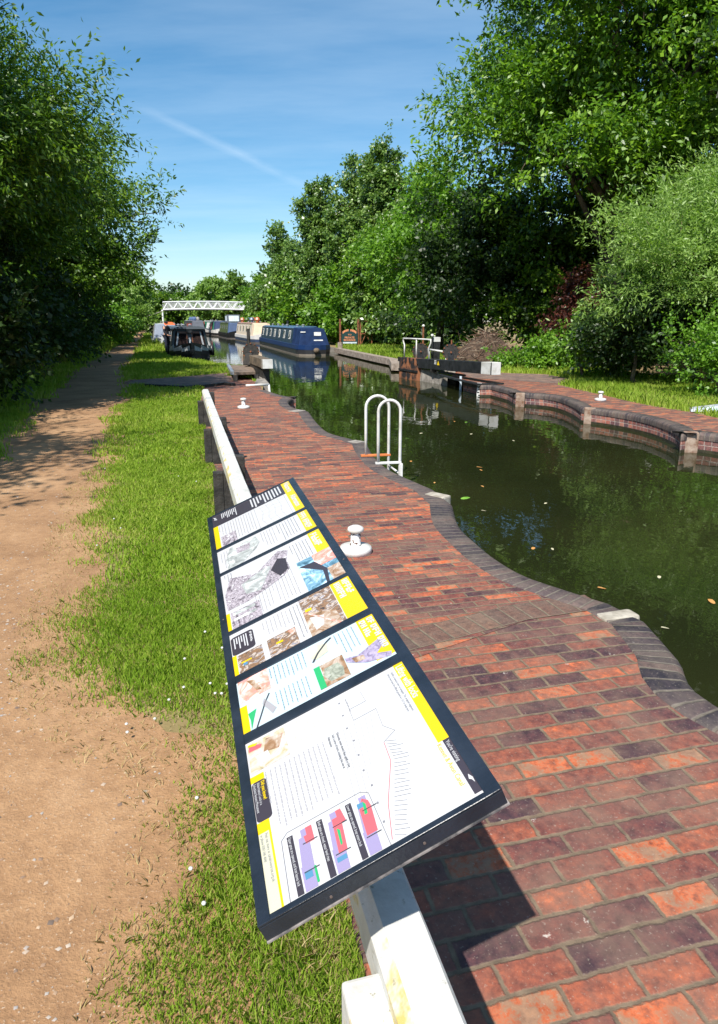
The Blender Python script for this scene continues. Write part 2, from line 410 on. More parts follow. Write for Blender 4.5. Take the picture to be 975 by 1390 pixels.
def old_white(name, lo=0.30, hi=0.34, sc=16):
    m, g, p = newmat(name); tc = g.n('ShaderNodeTexCoord').outputs['Object']
    b = g.noise(tc, 3.5, 5, 0.65); a = g.noise(tc, sc, 6, 0.75)
    col = g.ramp(b, [(0.3, (0.42, 0.41, 0.37)), (0.55, (0.64, 0.64, 0.62))])
    col = g.mix(g.ramp(a, [(lo, (0.9, 0.9, 0.9)), (hi, (0, 0, 0))]), col, (0.13, 0.065, 0.04))
    g.link(col, p.inputs['Base Color']); p.inputs['Roughness'].default_value = 0.55
    bp = g.n('ShaderNodeBump', i_Strength=0.5, i_Distance=0.004, i_Height=a); g.link(bp.outputs[0], p.inputs['Normal']); return m
M['white'] = old_white('white_paint')
M['bluewhite'] = mat('dulled_white_paint', (0.45, 0.56, 0.66), (0.66, 0.72, 0.78), 5, 0.5)
M['black'] = mat('black_paint', (0.010, 0.011, 0.013), (0.032, 0.034, 0.038), 6, 0.38, 0.25, 30)
M['tarred'] = mat('black_timber', (0.012, 0.011, 0.010), (0.045, 0.040, 0.035), 12, 0.7, 0.6, 40)
M['rust'] = mat('rust', (0.10, 0.035, 0.018), (0.30, 0.11, 0.045), 9, 0.85, 0.5, 30)
M['rustplate'] = mat('rust_streaked_plate', (0.018, 0.017, 0.018), (0.30, 0.12, 0.055), 3.2, 0.7, 0.4, 20, lo=0.44, hi=0.6)
M['orange'] = mat('orange_paint', (0.55, 0.15, 0.04), (0.62, 0.20, 0.06), 9, 0.6)
M['bark'] = mat('bark', (0.055, 0.042, 0.030), (0.16, 0.125, 0.09), 5, 0.95, 0.8, 16, dist=0.03)
M['palebark'] = mat('pale_bark', (0.17, 0.14, 0.085), (0.30, 0.24, 0.15), 6, 0.9, 0.6, 20)
M['silver'] = mat('galvanised', (0.35, 0.36, 0.37), (0.5, 0.5, 0.5), 10, 0.45, metal=0.5)
def rail_mat():
    m, g, p = newmat('lichened_white_paint'); tc = g.n('ShaderNodeTexCoord').outputs['Object']
    a = g.noise(tc, 30, 5, 0.7); b = g.noise(tc, 5, 5, 0.65)
    geo = g.n('ShaderNodeNewGeometry'); s = g.n('ShaderNodeSeparateXYZ'); g.link(geo.outputs['Normal'], s.inputs[0])
    col = g.ramp(b, [(0.25, (0.38, 0.37, 0.33)), (0.55, (0.60, 0.60, 0.58))])
    side = g.math('SUBTRACT', 0.0, s.outputs[0], clamp=True)   # lichen grows on the side away from the water
    lm = g.math('MULTIPLY', g.ramp(b, [(0.52, (0, 0, 0)), (0.60, (1, 1, 1))]), g.math('GREATER_THAN', side, 0.3))
    col = g.mix(g.math('MULTIPLY', lm, 0.85), col, (0.50, 0.38, 0.06))
    col = g.mix(g.ramp(a, [(0.62, (0, 0, 0)), (0.68, (0.8, 0.8, 0.8))]), col, (0.22, 0.21, 0.15))
    g.link(col, p.inputs['Base Color']); p.inputs['Roughness'].default_value = 0.6
    bp = g.n('ShaderNodeBump', i_Strength=0.5, i_Distance=0.006, i_Height=g.noise(tc, 22, 4, 0.6)); g.link(bp.outputs[0], p.inputs['Normal'])
    return m
M['rail'] = rail_mat()
def water_mat():
    m, g, p = newmat('canal_water'); tc = g.n('ShaderNodeTexCoord').outputs['Object']
    a = g.noise(tc, 0.35, 3, 0.5)
    g.link(g.ramp(a, [(0.3, (0.010, 0.014, 0.005)), (0.7, (0.024, 0.027, 0.009))]), p.inputs['Base Color'])
    p.inputs['Roughness'].default_value = 0.018; p.inputs['IOR'].default_value = 1.333; p.inputs['Specular IOR Level'].default_value = 0.72
    mp = g.n('ShaderNodeMapping'); g.link(tc, mp.inputs[0]); mp.inputs['Scale'].default_value = (1.0, 0.7, 1)
    h = g.math('ADD', g.noise(mp.outputs[0], 2.2, 3, 0.5), g.math('MULTIPLY', g.noise(mp.outputs[0], 9, 2, 0.5), 0.10))
    bp = g.n('ShaderNodeBump', i_Strength=0.10, i_Distance=0.05, i_Height=h); g.link(bp.outputs[0], p.inputs['Normal'])
    return m
M['water'] = water_mat()
M['glass'] = mat('dark_glass', (0.012, 0.014, 0.016), None, rough=0.08, spec=0.8)
L_ASH = leaf_mat('ash_leaves', [(0.028, 0.080, 0.006), (0.090, 0.200, 0.010), (0.23, 0.38, 0.022)], trans=0.30)
L_LEFT = leaf_mat('hedgerow_leaves', [(0.024, 0.066, 0.007), (0.078, 0.165, 0.012), (0.22, 0.34, 0.028)], trans=0.32)
L_WIL = leaf_mat('willow_leaves', [(0.10, 0.18, 0.035), (0.20, 0.32, 0.065), (0.33, 0.46, 0.13)])
L_POP = leaf_mat('poplar_leaves', [(0.036, 0.085, 0.014), (0.105, 0.195, 0.032), (0.28, 0.38, 0.10)], rough=0.35, spec=0.6, trans=0.28)
L_BUSH = leaf_mat('bush_leaves', [(0.050, 0.130, 0.010), (0.115, 0.245, 0.018), (0.21, 0.37, 0.035)])
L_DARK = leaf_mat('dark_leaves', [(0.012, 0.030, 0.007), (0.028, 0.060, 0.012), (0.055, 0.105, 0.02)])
L_COP = leaf_mat('copper_leaves', [(0.035, 0.010, 0.008), (0.085, 0.024, 0.018), (0.22, 0.075, 0.05)])
L_GRASS = leaf_mat('grass_blades', [(0.15, 0.265, 0.020), (0.27, 0.385, 0.038), (0.50, 0.47, 0.16)], rough=0.6, trans=0.35, spec=0.25)
L_DRY = leaf_mat('dry_grass', [(0.30, 0.22, 0.10), (0.42, 0.33, 0.16), (0.55, 0.45, 0.26)], rough=0.7, trans=0.25, spec=0.2)

# ================================================================ bank outlines (z = 0)
A = lambda *ps: [at(px, py) for px, py in ps]
# left lock side, travelling away from the camera (water on the right)
left_near = [(4.8, -9.0), (3.4, -3.0), (2.62, -0.5)]
bay_out = catmull([(2.62, -0.5), (2.35, -0.05), (2.22, 0.6), (2.24, 1.3), (2.22, 1.95)] + A((975, 955), (923, 892), (879, 843)), 5)
bayA = catmull(A((829.6, 818), (769, 799), (714, 780), (676, 758), (648.5, 736), (624, 712), (615, 684)), 5)
bayB = catmull(A((590, 664), (547, 645.5), (530, 637), (516, 626), (505, 613), (499, 602)), 4)
bayC = catmull(A((480, 596), (448, 587), (432, 574), (424, 564), (420, 558.6)), 4)
bayD = catmull(A((407.5, 556), (396, 551), (392, 545), (397, 540.5), (402, 540)), 4)
bayE = catmull(A((385, 537), (371.5, 533), (362, 529.5)), 4)
L_lock = bay_out + bayA + bayB + bayC + bayD + bayE
L_far = [(-2.62, 18.3), (-2.95, 19.4), (-3.9, 22.8), (-3.88, 24.8), (-6.2, 28.4), (-8.0, 30.6), (-9.3, 32.6), (-10.25, 36), (-13.1, 45), (-17.3, 58), (-22, 72), (-30, 97), (-46, 145), (-140, 430)]
# right lock side
def bay_between(p, q, tmpl):
    """scale a traced bay between two cusps"""
    a0, a1 = Vector(tmpl[0]), Vector(tmpl[-1]); d0 = a1 - a0; p, q = Vector(p), Vector(q); d1 = q - p
    k = d1.length / d0.length; ang = math.atan2(d1.y, d1.x) - math.atan2(d0.y, d0.x); R = Matrix.Rotation(ang, 2)
    return [tuple(p + R @ ((Vector(t) - a0) * k)) for t in tmpl]
rb2 = catmull(A((802, 554.7), (821.5, 557), (854, 562), (886, 569), (912, 578), (922, 584), (925, 589)), 4)
rb1 = catmull(A((706, 533.5), (741, 536), (762, 540), (780, 547), (789, 553)), 4)
cB = A((941, 587))[0]
step = Vector((0.80, -2.80))
R_lock = []
c = Vector(cB)
R_near_bays = []
prev = (10.6, -9.0)
for k in range(4, -1, -1):
    s0 = c + step * k; s1 = s0 + step * 0.93
    R_near_bays.append(list(reversed(bay_between(tuple(s0), tuple(s1), rb2))))
for b in R_near_bays: R_lock += b
R_lock += list(reversed(rb2)) + list(reversed(rb1)) + A((700, 534.5), (690, 529), (666, 523)) + [(3.32, 18.2), (3.02, 19.4)]
R_far = [(2.80, 21.2), (2.62, 21.9), (2.1, 23.3), (1.55, 24.6), (1.7, 26.5), (1.78, 30.5), (-1.14, 42.7), (-1.55, 44.3), (-6.6, 62), (-12, 82), (-17, 98), (-31, 142), (-118, 430)]

# ================================================================ ground, water
Lall = left_near[:1] + clean_offset(resample(left_near[1:2] + L_lock, 0.1), 0.10, L_lock) + L_far
Rall = [(13.0, -14.0)] + clean_offset(resample(R_lock, 0.1), -0.10, R_lock) + R_far
lg = poly_mesh('ground', Lall + [(-140, 900), (-700, 900), (-700, -60), (10, -60)], -0.006, M['grass_soil']); tag(lg, kind='structure')
rg = poly_mesh('ground', Rall + [(-118, 900), (700, 900), (700, -60), (16, -60)], -0.006, M['grass_soil']); tag(rg, kind='structure')
wm = MB(); wm.quad([(-700, -60, WZ), (700, -60, WZ), (700, 900, WZ), (-700, 900, WZ)]); tag(wm.build('water', M['water']), kind='structure')
def wall_below(name, line, z0, z1, mt, landside, parent=None):
    rows = [([(x, y, z1) for x, y in line], 0.0), ([(x, y, z0) for x, y in line], z1 - z0)]
    return strip_mesh(name, rows, [mt])
# brick lock walls with rounded blue coping bricks
def lock_wall(label, line, side):
    line = resample(line, 0.09); W_ = 0.235
    t = thing('lock_wall', label, 'wall')
    prof = [(0.0, -0.11), (0.0, -0.045), (0.008, -0.02), (0.026, -0.003), (0.05, 0.006), (W_ - 0.01, 0.008), (W_, -0.02)]
    rows = []; acc = 0.035; last = None
    for o, z in prof:
        if last: acc += math.hypot(o - last[0], z - last[1])
        last = (o, z); L2 = offset_line(line, side * o)
        rows.append(([(x, y, z) for x, y in L2], acc))
    strip_mesh('coping', rows, [M['coping']], t, smooth=True)
    L1 = offset_line(line, side * 0.012)
    strip_mesh('brick_face', [([(x, y, -0.11) for x, y in L1], 0.156), ([(x, y, -0.262) for x, y in L1], 0.004), ([(x, y, -1.4) for x, y in L1], -1.0)], [M['wall'], M['algae']], t, mi=[0, 1])
    return t
lw = lock_wall('scalloped brick lock wall in front, its blue coping curving beside the brick paving', L_lock, 1)
rw = lock_wall('scalloped red brick lock wall across the water, topped by a rounded blue coping', R_lock, -1)
# stone blocks at the cusps of the walls
def cusp(p, ang, w, d, parent, m=M['stone'], h=0.5, z1=0.012):
    b = MB(); b.box((p[0], p[1], z1 - h / 2), (w, d, h), 0, ang); return b.build('corner_stone', m, parent, bevel=0.02)
cp = at(854, 836); cusp((cp[0] - .07, cp[1]), 0.30, 0.25, 0.11, lw)
cp = at(603, 672); cusp((cp[0] - .07, cp[1] - .02), -0.75, 0.24, 0.15, lw)
cp = at(610, 690); cusp((cp[0] - .015, cp[1] + .05), -0.1, 0.10, 0.20, lw, M['conc'], 0.5, -0.03)
cp = at(489, 600); cusp((cp[0] - .06, cp[1]), -0.7, 0.20, 0.20, lw, M['conc'])
cp = at(410, 558); cusp((cp[0] - .1, cp[1]), -0.7, 0.22, 0.30, lw, M['conc'])
for (px, py) in ((704, 534), (798, 554), (934, 587)):
    x, y = at(px, py); cusp((x + .05, y), -0.3, 0.22, 0.17, rw, M['rust_stone'], 0.9)
for k in range(1, 5):
    s = c + step * k; cusp((s.x + .05, s.y), -0.3, 0.22, 0.17, rw, M['rust_stone'], 0.9)
# canal edges further on
le = wall_below('bank_edge', L_far, -1.2, -0.008, M['conc'], 1); tag(le, kind='structure')
re_ = wall_below('bank_edge', R_far, -1.2, -0.008, M['conc'], 1); tag(re_, kind='structure')
# paved lock sides
rail_x = lambda y: at(597, 1297, 0.573)[0] - 0.262 * (y - at(597, 1297, 0.573)[1])   # right edge of the rail
inL = clean_offset(resample(L_lock, 0.1), 0.10, L_lock)
pave_left_edge = [(rail_x(yy) - (0.10 if yy > 3.5 else 0.015) + 0.03 * math.sin(yy * 3.1), yy) for yy in (14.3, 12, 10, 8, 6.5, 5, 4, 3, 2, 1, 0, -3, -8)]
pl = poly_mesh('paving', inL + [(-2.75, 18.4), (-3.4, 20.6), (-4.3, 21.4)] + A((338, 503), (300, 507), (240, 512), (178, 516), (166, 521), (230, 525), (278, 527)) + pave_left_edge, 0.0, M['paving']); tag(pl, kind='structure')
b0 = at(540, 902); b1 = at(716, 842); b2 = at(832, 822)
def hstrip(name, line, w, z, mt):
    l2 = offset_line(line, w); o = strip_mesh(name, [([(x, y, z) for x, y in line], 0.0), ([(x, y, z) for x, y in l2], 0.239)], [mt]); return tag(o, kind='structure')
def clip_half(poly, p, n):
    out = []; 
    for i in range(len(poly)):
        a, b_ = poly[i], poly[(i + 1) % len(poly)]
        da = (a[0] - p[0]) * n[0] + (a[1] - p[1]) * n[1]; db = (b_[0] - p[0]) * n[0] + (b_[1] - p[1]) * n[1]
        if da >= 0: out.append(a)
        if (da >= 0) != (db >= 0):
            t_ = da / (da - db); out.append((a[0] + (b_[0] - a[0]) * t_, a[1] + (b_[1] - a[1]) * t_))
    return out
pave_far = clip_half(inL + [(-2.75, 18.4), (-3.4, 20.6), (-4.3, 21.4)] + A((338, 503), (300, 507), (240, 512), (178, 516), (166, 521), (230, 525), (278, 527)) + pave_left_edge, b1, (-(b1[1] - b0[1]), b1[0] - b0[0]))
pf = poly_mesh('paving', pave_far, 0.003, M['paving_far']); tag(pf, kind='structure')
hstrip('paving_band', resample([(b0[0] - .35, b0[1] - .08), b1, (at(822, 826)[0], at(822, 826)[1])], 0.3), 0.21, 0.0052, M['band'])
inR = clean_offset(resample(R_lock, 0.1), -0.10, R_lock)
pr = poly_mesh('paving', inR + [(2.9, 21.3)] + A((590, 506), (624, 503.6), (674, 506), (741, 508), (772, 514), (780, 518), (757, 522), (790, 530), (821.5, 537), (850, 544), (886, 551.5), (938, 559.5), (975, 567.6)) + [(8.1, 8.6), (9.6, 4), (13, -9)], 0.0, M['paving_far']); tag(pr, kind='structure')
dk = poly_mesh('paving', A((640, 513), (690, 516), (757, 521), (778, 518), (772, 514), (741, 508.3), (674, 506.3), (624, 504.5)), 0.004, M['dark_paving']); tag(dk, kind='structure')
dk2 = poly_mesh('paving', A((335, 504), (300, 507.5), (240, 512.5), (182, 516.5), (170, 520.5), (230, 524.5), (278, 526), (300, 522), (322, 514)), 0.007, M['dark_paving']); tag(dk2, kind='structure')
# raised brick ribs of the gate quadrant
rb = MB()
pts = [Vector((*at(px, py), 0.03)) for px, py in ((196, 524.5), (225, 526), (248, 527.5), (262, 526.5), (290, 524.5), (305, 522), (318, 524))]
for i in range(len(pts) - 1):
    a, b_ = pts[i], pts[i + 1]
    d = b_ - a; rb.box((a + b_) / 2, (d.length * 0.9, 0.14, 0.09), 0, math.atan2(d.y, d.x))
tag(rb.build('brick_kerb', M['tarred'], bevel=0.015), 'row of dark raised bricks curving across the paving behind the far end of the white rail', 'kerb')
# towpath
pe_r = A((195, 448), (197, 452), (192, 459), (188, 465), (186, 472), (181, 480), (170, 492), (162, 500), (160, 508), (166, 521), (156, 537), (149, 548), (139, 579), (128, 606), (120, 628), (104, 660), (90, 695), (84, 722), (76, 752), (70, 782), (57, 815), (48, 850), (38, 895), (44, 945), (62, 985), (112, 1020), (180, 1032), (204, 1068), (214, 1120), (211, 1160), (190, 1195), (172, 1215), (176, 1260), (160, 1300), (150, 1350), (140, 1400)) + [(-0.62, 0.3), (-0.75, -1), (-0.6, -9)]
pe_l = A((189, 448), (186, 455), (176, 463), (158, 472), (140, 483), (120, 497), (105, 510), (85, 530), (68, 546), (52, 575), (30, 600), (8, 625)) + [(-4.0, 7.3), (-4.3, 6.2), (-4.0, 4.5), (-3.9, 2), (-4.1, 0), (-4.4, -9)]
rr = np.random.default_rng(3)
def jag(line, amp):
    out = []
    for i in range(len(line) - 1):
        a, b_ = np.array(line[i]), np.array(line[i + 1]); L = np.linalg.norm(b_ - a); n = max(1, min(12, int(L / 0.09)))
        for k in range(n):
            p_ = a + (b_ - a) * k / n; out.append((p_[0] + rr.normal() * amp, p_[1] + rr.normal() * amp * .3))
    out.append(line[-1]); return out
path_poly = jag(pe_r, 0.05) + list(reversed(jag(pe_l, 0.05)))
def shifted(line, dx, dy): return [(p_[0] + dx * min(1, p_[1] / 2 + .5) * (1 + max(0, p_[1] - 6) * .04), p_[1] + dy) if 0 < p_[1] < 60 else p_ for p_ in line]
path_wide = jag(shifted(pe_r, 0.33, 0.14), 0.03) + list(reversed(jag(shifted(pe_l, -0.25, 0), 0.05)))
po = poly_mesh('path', path_wide, 0.0, M['path']); tag(po, kind='structure')
# ================================================================ information board
kT = 1.04
P0 = Vector((-0.6781411 * kT, 2.85336201 * kT, -0.86670739 * kT + H))
P3 = Vector((-0.15055432 * kT, 0.81491662 * kT, -0.89402258 * kT + H))
P1 = Vector((-0.30207247 * kT, 2.96295197 * kT, -0.69930754 * kT + H))
BX = (P3 - P0).normalized(); BY = (P1 - P0); BY = (BY - BX * BY.dot(BX)).normalized(); BN = BX.cross(BY)
BMx = Matrix((BX, BY, BN)).transposed().to_4x4(); BMx.translation = P0
board = thing('information_board', 'long tilted information board with white and yellow printed panels, above the white rail', 'information board')
board.matrix_world = BMx
BL, BWd = 2.187, 0.443
fr = MB()
fr.hexa([(0, 0, -0.030), (BL, 0, -0.030), (BL, BWd, -0.030), (0, BWd, -0.030)], [(0, 0, 0), (BL, 0, 0), (BL, BWd, 0), (0, BWd, 0)])
u0, u1, v0, v1 = 0.010, 2.176, 0.022, 0.414
M['frame'] = mat('dark_blue_frame', (0.010, 0.015, 0.024), (0.022, 0.030, 0.045), 7, 0.33, 0.15, 60)
body = fr.build('frame', M['frame'], board, bevel=0.002)
bars = MB()
def bar(x0, x1, y0, y1, z0=0.0005, z1=0.005): bars.hexa([(x0, y0, z0), (x1, y0, z0), (x1, y1, z0), (x0, y1, z0)], [(x0, y0, z1), (x1, y0, z1), (x1, y1, z1), (x0, y1, z1)])
bar(0, BL, 0, v0); bar(0, BL, v1, BWd); bar(0, u0, v0, v1); bar(u1, BL, v0, v1)
seps = [(0.449, 0.486), (0.722, 0.742), (1.190, 1.206), (1.448, 1.478), (1.702, 1.738)]
sep_us = []
for a, b_ in ((0.462, 0.490), (0.7195, 0.7435), (1.188, 1.209), (1.4455, 1.4775), (1.700, 1.733)):
    bar(a, b_, v0, v1); sep_us.append((a, b_))
bars.build('frame_border', M['frame'], board, bevel=0.0012)
bp_ = MB(); bp_.hexa([(0, 0, -0.0335), (BL + 0.002, 0, -0.0335), (BL + 0.002, BWd + 0.002, -0.0335), (0, BWd + 0.002, -0.0335)], [(0, 0, -0.0305), (BL + 0.002, 0, -0.0305), (BL + 0.002, BWd + 0.002, -0.0305), (0, BWd + 0.002, -0.0305)])
bp_.build('back_plate', mat('worn_steel', (0.05, 0.05, 0.055), (0.28, 0.25, 0.24), 30, 0.5), board)
sc = MB()
for x_, y_ in ((0.02, 0.10), (BL / 2, 0.012), (BL / 2, BWd - .012)):
    sc.lathe((x_, y_, 0.0045), [(0.003, 0), (0.003, 0.0012), (0.001, 0.002)], 8)
for y_ in (0.12, 0.29):
    sc.tube([(BL - 0.001, y_, -0.015), (BL + 0.0015, y_, -0.015)], 0.0025, 8)
build_loose(sc, 'screw', mat('dull_screw', (.12, .09, .08), None, rough=.6), board)
br = MB()
PW = mat('panel_white', (0.52, 0.52, 0.53), None, rough=0.30)
PB = mat('panel_pale_blue', (0.47, 0.58, 0.63), None, rough=0.30)
PY = mat('panel_yellow', (0.66, 0.47, 0.008), None, rough=0.30)
PK = mat('panel_dark', (0.045, 0.038, 0.050), None, rough=0.30)
TG = mat('text_grey', (0.20, 0.20, 0.22), None, rough=0.4)
TD = mat('text_dark', (0.05, 0.05, 0.06), None, rough=0.4)
TBl = mat('text_blue_grey', (0.14, 0.22, 0.28), None, rough=0.4)
TW = PW
PCream = mat('panel_cream', (0.52, 0.51, 0.38), None, rough=0.35)
PRed = mat('diagram_pink', (0.55, 0.11, 0.13), None, rough=0.35)
PLil = mat('diagram_lilac', (0.28, 0.24, 0.40), None, rough=0.35)
PGre = mat('diagram_green', (0.03, 0.36, 0.13), None, rough=0.35)
PBlu = mat('diagram_blue', (0.08, 0.22, 0.36), None, rough=0.35)
LN = mat('line_pale', (0.33, 0.32, 0.34), None, rough=0.4)
PM = [PW, PY, PK, TG, TD, TBl, PCream, PRed, PLil, PGre, PBlu, LN, PB]
iW, iY, iK, iG, iD, iB, iC, iR, iLi, iGr, iBl, iLn, iPB = range(13)
class Panel:
    def __init__(s, u0, u1, base=iW):
        s.b = MB(); s.u0 = u0; s.u1 = u1; s.lay = 0
        s.rect(u0, u1, v0, v1, base, 0.0012)
    def rect(s, a, b_, c_, d_, m, z=0.0018): s.b.quad([(a, c_, z), (b_, c_, z), (b_, d_, z), (a, d_, z)], m)
    def rrect(s, a, b_, c_, d_, m, r=0.012, z=0.0018):
        pts = []
        for cx_, cy_, a0 in ((b_ - r, c_ + r, -90), (b_ - r, d_ - r, 0), (a + r, d_ - r, 90), (a + r, c_ + r, 180)):
            for k in range(5):
                an = math.radians(a0 + k * 22.5); pts.append((cx_ + r * math.cos(an), cy_ + r * math.sin(an), z))
        s.b.quad(pts, m)
    def poly(s, pts, m, z=0.0022): s.b.quad([(p[0], p[1], z) for p in pts], m)
    def line(s, pts, w, m, z=0.0022):
        for i in range(len(pts) - 1):
            p, q = Vector(pts[i]), Vector(pts[i + 1]); d = (q - p).normalized(); n = Vector((-d.y, d.x)) * w / 2
            s.b.quad([(*(p - n), z), (*(q - n), z), (*(q + n), z), (*(p + n), z)], m)
    def text(s, t, x, y, size, m, z=0.0024, bold=0.0, xs=0.85):
        V, Fc = text_mesh('t', t, size, None, bold=bold, xs=xs)
        s.b.add([(vx + x, vy + y, z) for vx, vy, _ in V], Fc, m)
    def para(s, x0, x1, ytop, n, lh, m, th=0.0022, last=0.6, seed=1):
        """lines of print too small to read: rows of word-length strokes"""
        r = random.Random(seed)
        for k in range(n):
            y = ytop - k * lh; xe = x1 if k < n - 1 else x0 + (x1 - x0) * last; xe -= r.random() * 0.02; x = x0
            while x < xe:
                w = 0.003 + r.random() * 0.009; s.rect(x, min(x + w, xe), y, y + th * (0.75 + .5 * r.random()), m, 0.0021); x += w + 0.0022
    def glyphs(s, x0, widths, y, h, m, z=0.0024, seed=2):
        """bold letters blurred beyond reading: irregular stems and bars"""
        r = random.Random(seed); x = x0
        for w in widths:
            if w < 0: x += -w; continue
            k = r.randint(0, 3); t = w * 0.36
            s.rect(x, x + t, y, y + h, m, z)
            if k in (0, 1): s.rect(x + w - t, x + w, y, y + h, m, z)
            if k in (0, 2): s.rect(x + t, x + w, y, y + h * .28, m, z)
            if k in (1, 2, 3): s.rect(x + t, x + w - (t if k == 1 else 0), y + h * .38, y + h * .62, m, z)
            if k in (0, 3): s.rect(x + t, x + w - (t if k == 0 else 0), y + h * .76, y + h, m, z)
            x += w + 0.0035
    def build(s, label): 
        o = s.b.build('printed_panel', PM, board); o['label'] = label; return o
def photo_mat(name, stops, sx=1, sy=1, scale=18, seed=0.0):
    m, g, p = newmat(name); tc = g.n('ShaderNodeTexCoord').outputs['Object']
    mp = g.n('ShaderNodeMapping'); g.link(tc, mp.inputs[0]); mp.inputs['Scale'].default_value = (sx, sy, 1); mp.inputs['Location'].default_value = (seed, seed * .7, seed)
    wv = g.n('ShaderNodeTexNoise'); g.link(mp.outputs[0], wv.inputs['Vector']); wv.inputs['Scale'].default_value = scale; wv.inputs['Detail'].default_value = 5; wv.inputs['Roughness'].default_value = 0.62; wv.inputs['Distortion'].default_value = 1.1
    g.link(g.ramp(wv.outputs[0], stops), p.inputs['Base Color']); p.inputs['Roughness'].default_value = 0.3
    return m
BWp = photo_mat('grey_photograph', [(0.30, (0.05, 0.04, 0.05)), (0.42, (0.22, 0.19, 0.22)), (0.50, (0.50, 0.45, 0.49)), (0.56, (0.16, 0.13, 0.16)), (0.66, (0.72, 0.70, 0.72))], 1.0, 1.6, 24)
BWs = photo_mat('misty_grey_photograph', [(0.3, (0.14, 0.15, 0.15)), (0.5, (0.40, 0.42, 0.41)), (0.62, (0.70, 0.72, 0.71))], 1, 1, 16, 3)
CR = photo_mat('crowd_photograph', [(0.30, (0.06, 0.05, 0.05)), (0.42, (0.30, 0.17, 0.09)), (0.5, (0.12, 0.09, 0.08)), (0.57, (0.60, 0.50, 0.42)), (0.64, (0.10, 0.10, 0.16)), (0.72, (0.75, 0.72, 0.7))], 1.4, 1, 34, 5)
TL_ = photo_mat('teal_photograph', [(0.3, (0.04, 0.08, 0.12)), (0.45, (0.10, 0.22, 0.30)), (0.55, (0.30, 0.50, 0.66)), (0.66, (0.62, 0.78, 0.9))], 1, 1.4, 14, 2)
CO = photo_mat('coral_photograph', [(0.3, (0.30, 0.28, 0.36)), (0.45, (0.68, 0.26, 0.18)), (0.55, (0.74, 0.45, 0.40)), (0.7, (0.80, 0.76, 0.78))], 1, 1, 20, 7)
BRn = photo_mat('brown_photograph', [(0.3, (0.08, 0.06, 0.04)), (0.45, (0.30, 0.17, 0.09)), (0.55, (0.42, 0.33, 0.26)), (0.68, (0.62, 0.55, 0.48))], 1, 1, 22, 9)
GYp = photo_mat('grey_green_photograph', [(0.3, (0.13, 0.14, 0.11)), (0.5, (0.33, 0.35, 0.28)), (0.7, (0.5, 0.5, 0.44))], 1, 1, 50, 1)
PKp = photo_mat('pale_pink_photograph', [(0.3, (0.25, 0.16, 0.10)), (0.42, (0.44, 0.40, 0.24)), (0.5, (0.62, 0.44, 0.38)), (0.6, (0.78, 0.55, 0.50)), (0.72, (0.85, 0.78, 0.76))], 1, 1, 26, 4)
def photo(parent, pts, mats, label, extra=(), z=0.0021):
    b = MB(); b.quad([(p[0], p[1], z) for p in pts], 0)
    for pp, mi in extra: b.quad([(p[0], p[1], z + 0.0004 + mi * 0.00006) for p in pp], mi)
    o = b.build('photograph', mats, parent); o['label'] = label; return o
def R4(a, b_, c_, d_): return [(a, c_), (b_, c_), (b_, d_), (a, d_)]
iv1 = 0.370
# panel 1 (far end)
p = Panel(u0, 0.4625)
p.rect(u0, 0.172, v0, iv1 + .004, iK); p.rect(u0, 0.4625, iv1 + .004, v1, iY, 0.0019); p.rect(0.172, 0.4625, v0, 0.044, iY)
p.text('Welcome to', 0.018, 0.386, 0.034, iW, bold=0.0012, xs=0.88); p.text('Aldermaston', 0.235, 0.386, 0.034, iW, bold=0.0012, xs=0.95)
r = random.Random(5)
for k in range(10): p.rect(0.020, 0.020 + (0.075 + 0.07 * r.random()), 0.352 - k * 0.0155, 0.359 - k * 0.0155, iW, 0.0021)
for k in range(9): p.rect(0.022, 0.022 + (0.055 + 0.07 * r.random()), 0.135 - k * 0.0085, 0.139 - k * 0.0085, iW, 0.0021)
p.poly([(0.03, 0.028), (0.06, 0.034), (0.085, 0.046), (0.07, 0.03), (0.045, 0.040)], iW)
p.line([(0.178, 0.217), (0.455, 0.217)], 0.0012, iG); p.line([(0.178, 0.362), (0.455, 0.362)], 0.0012, iG)
p.para(0.185, 0.44, 0.200, 10, 0.0125, iLn, seed=3); p.para(0.185, 0.33, 0.072, 3, 0.0125, iLn, seed=4)
for k in range(5):
    p.line([(0.20 + 0.05 * k, 0.225), (0.215 + 0.047 * k, 0.26 + .01 * (k % 3)), (0.19 + 0.05 * k, 0.30), (0.21 + 0.05 * k, 0.355)], 0.0008, iLn)
for k in range(4): p.line([(0.185, 0.24 + 0.03 * k), (0.28, 0.25 + 0.028 * k), (0.37, 0.235 + 0.03 * k), (0.45, 0.25 + 0.028 * k)], 0.0008, iLn)
o = p.build('farthest panel with a dark band of short white lines and a small contour map')
photo(o, R4(0.335, 0.458, 0.05, 0.115), [BWp], 'small grey photograph of people')
# panel 2
p = Panel(0.4895, 0.720); p.rect(0.4895, 0.720, iv1 + .002, v1, iY)
p.glyphs(0.498, [.016, .016, .018, .014, -.012, .018, .016, .018, .016, .016], 0.378, 0.024, iW, seed=11)
p.para(0.502, 0.70, 0.352, 7, 0.0125, iG, seed=6); p.para(0.502, 0.68, 0.258, 5, 0.0125, iLn, seed=7); p.para(0.52, 0.70, 0.060, 3, 0.012, iLn, seed=8)
o = p.build('second panel, a soft grey photograph between columns of print')
photo(o, [(0.500, 0.078), (0.530, 0.100), (0.505, 0.185), (0.590, 0.195), (0.640, 0.175), (0.712, 0.110), (0.715, 0.055), (0.62, 0.052)], [BWs, BWp], 'faded grey photograph of workers', [([(0.54, 0.10), (0.60, 0.10), (0.61, 0.15), (0.55, 0.16)], 1)])
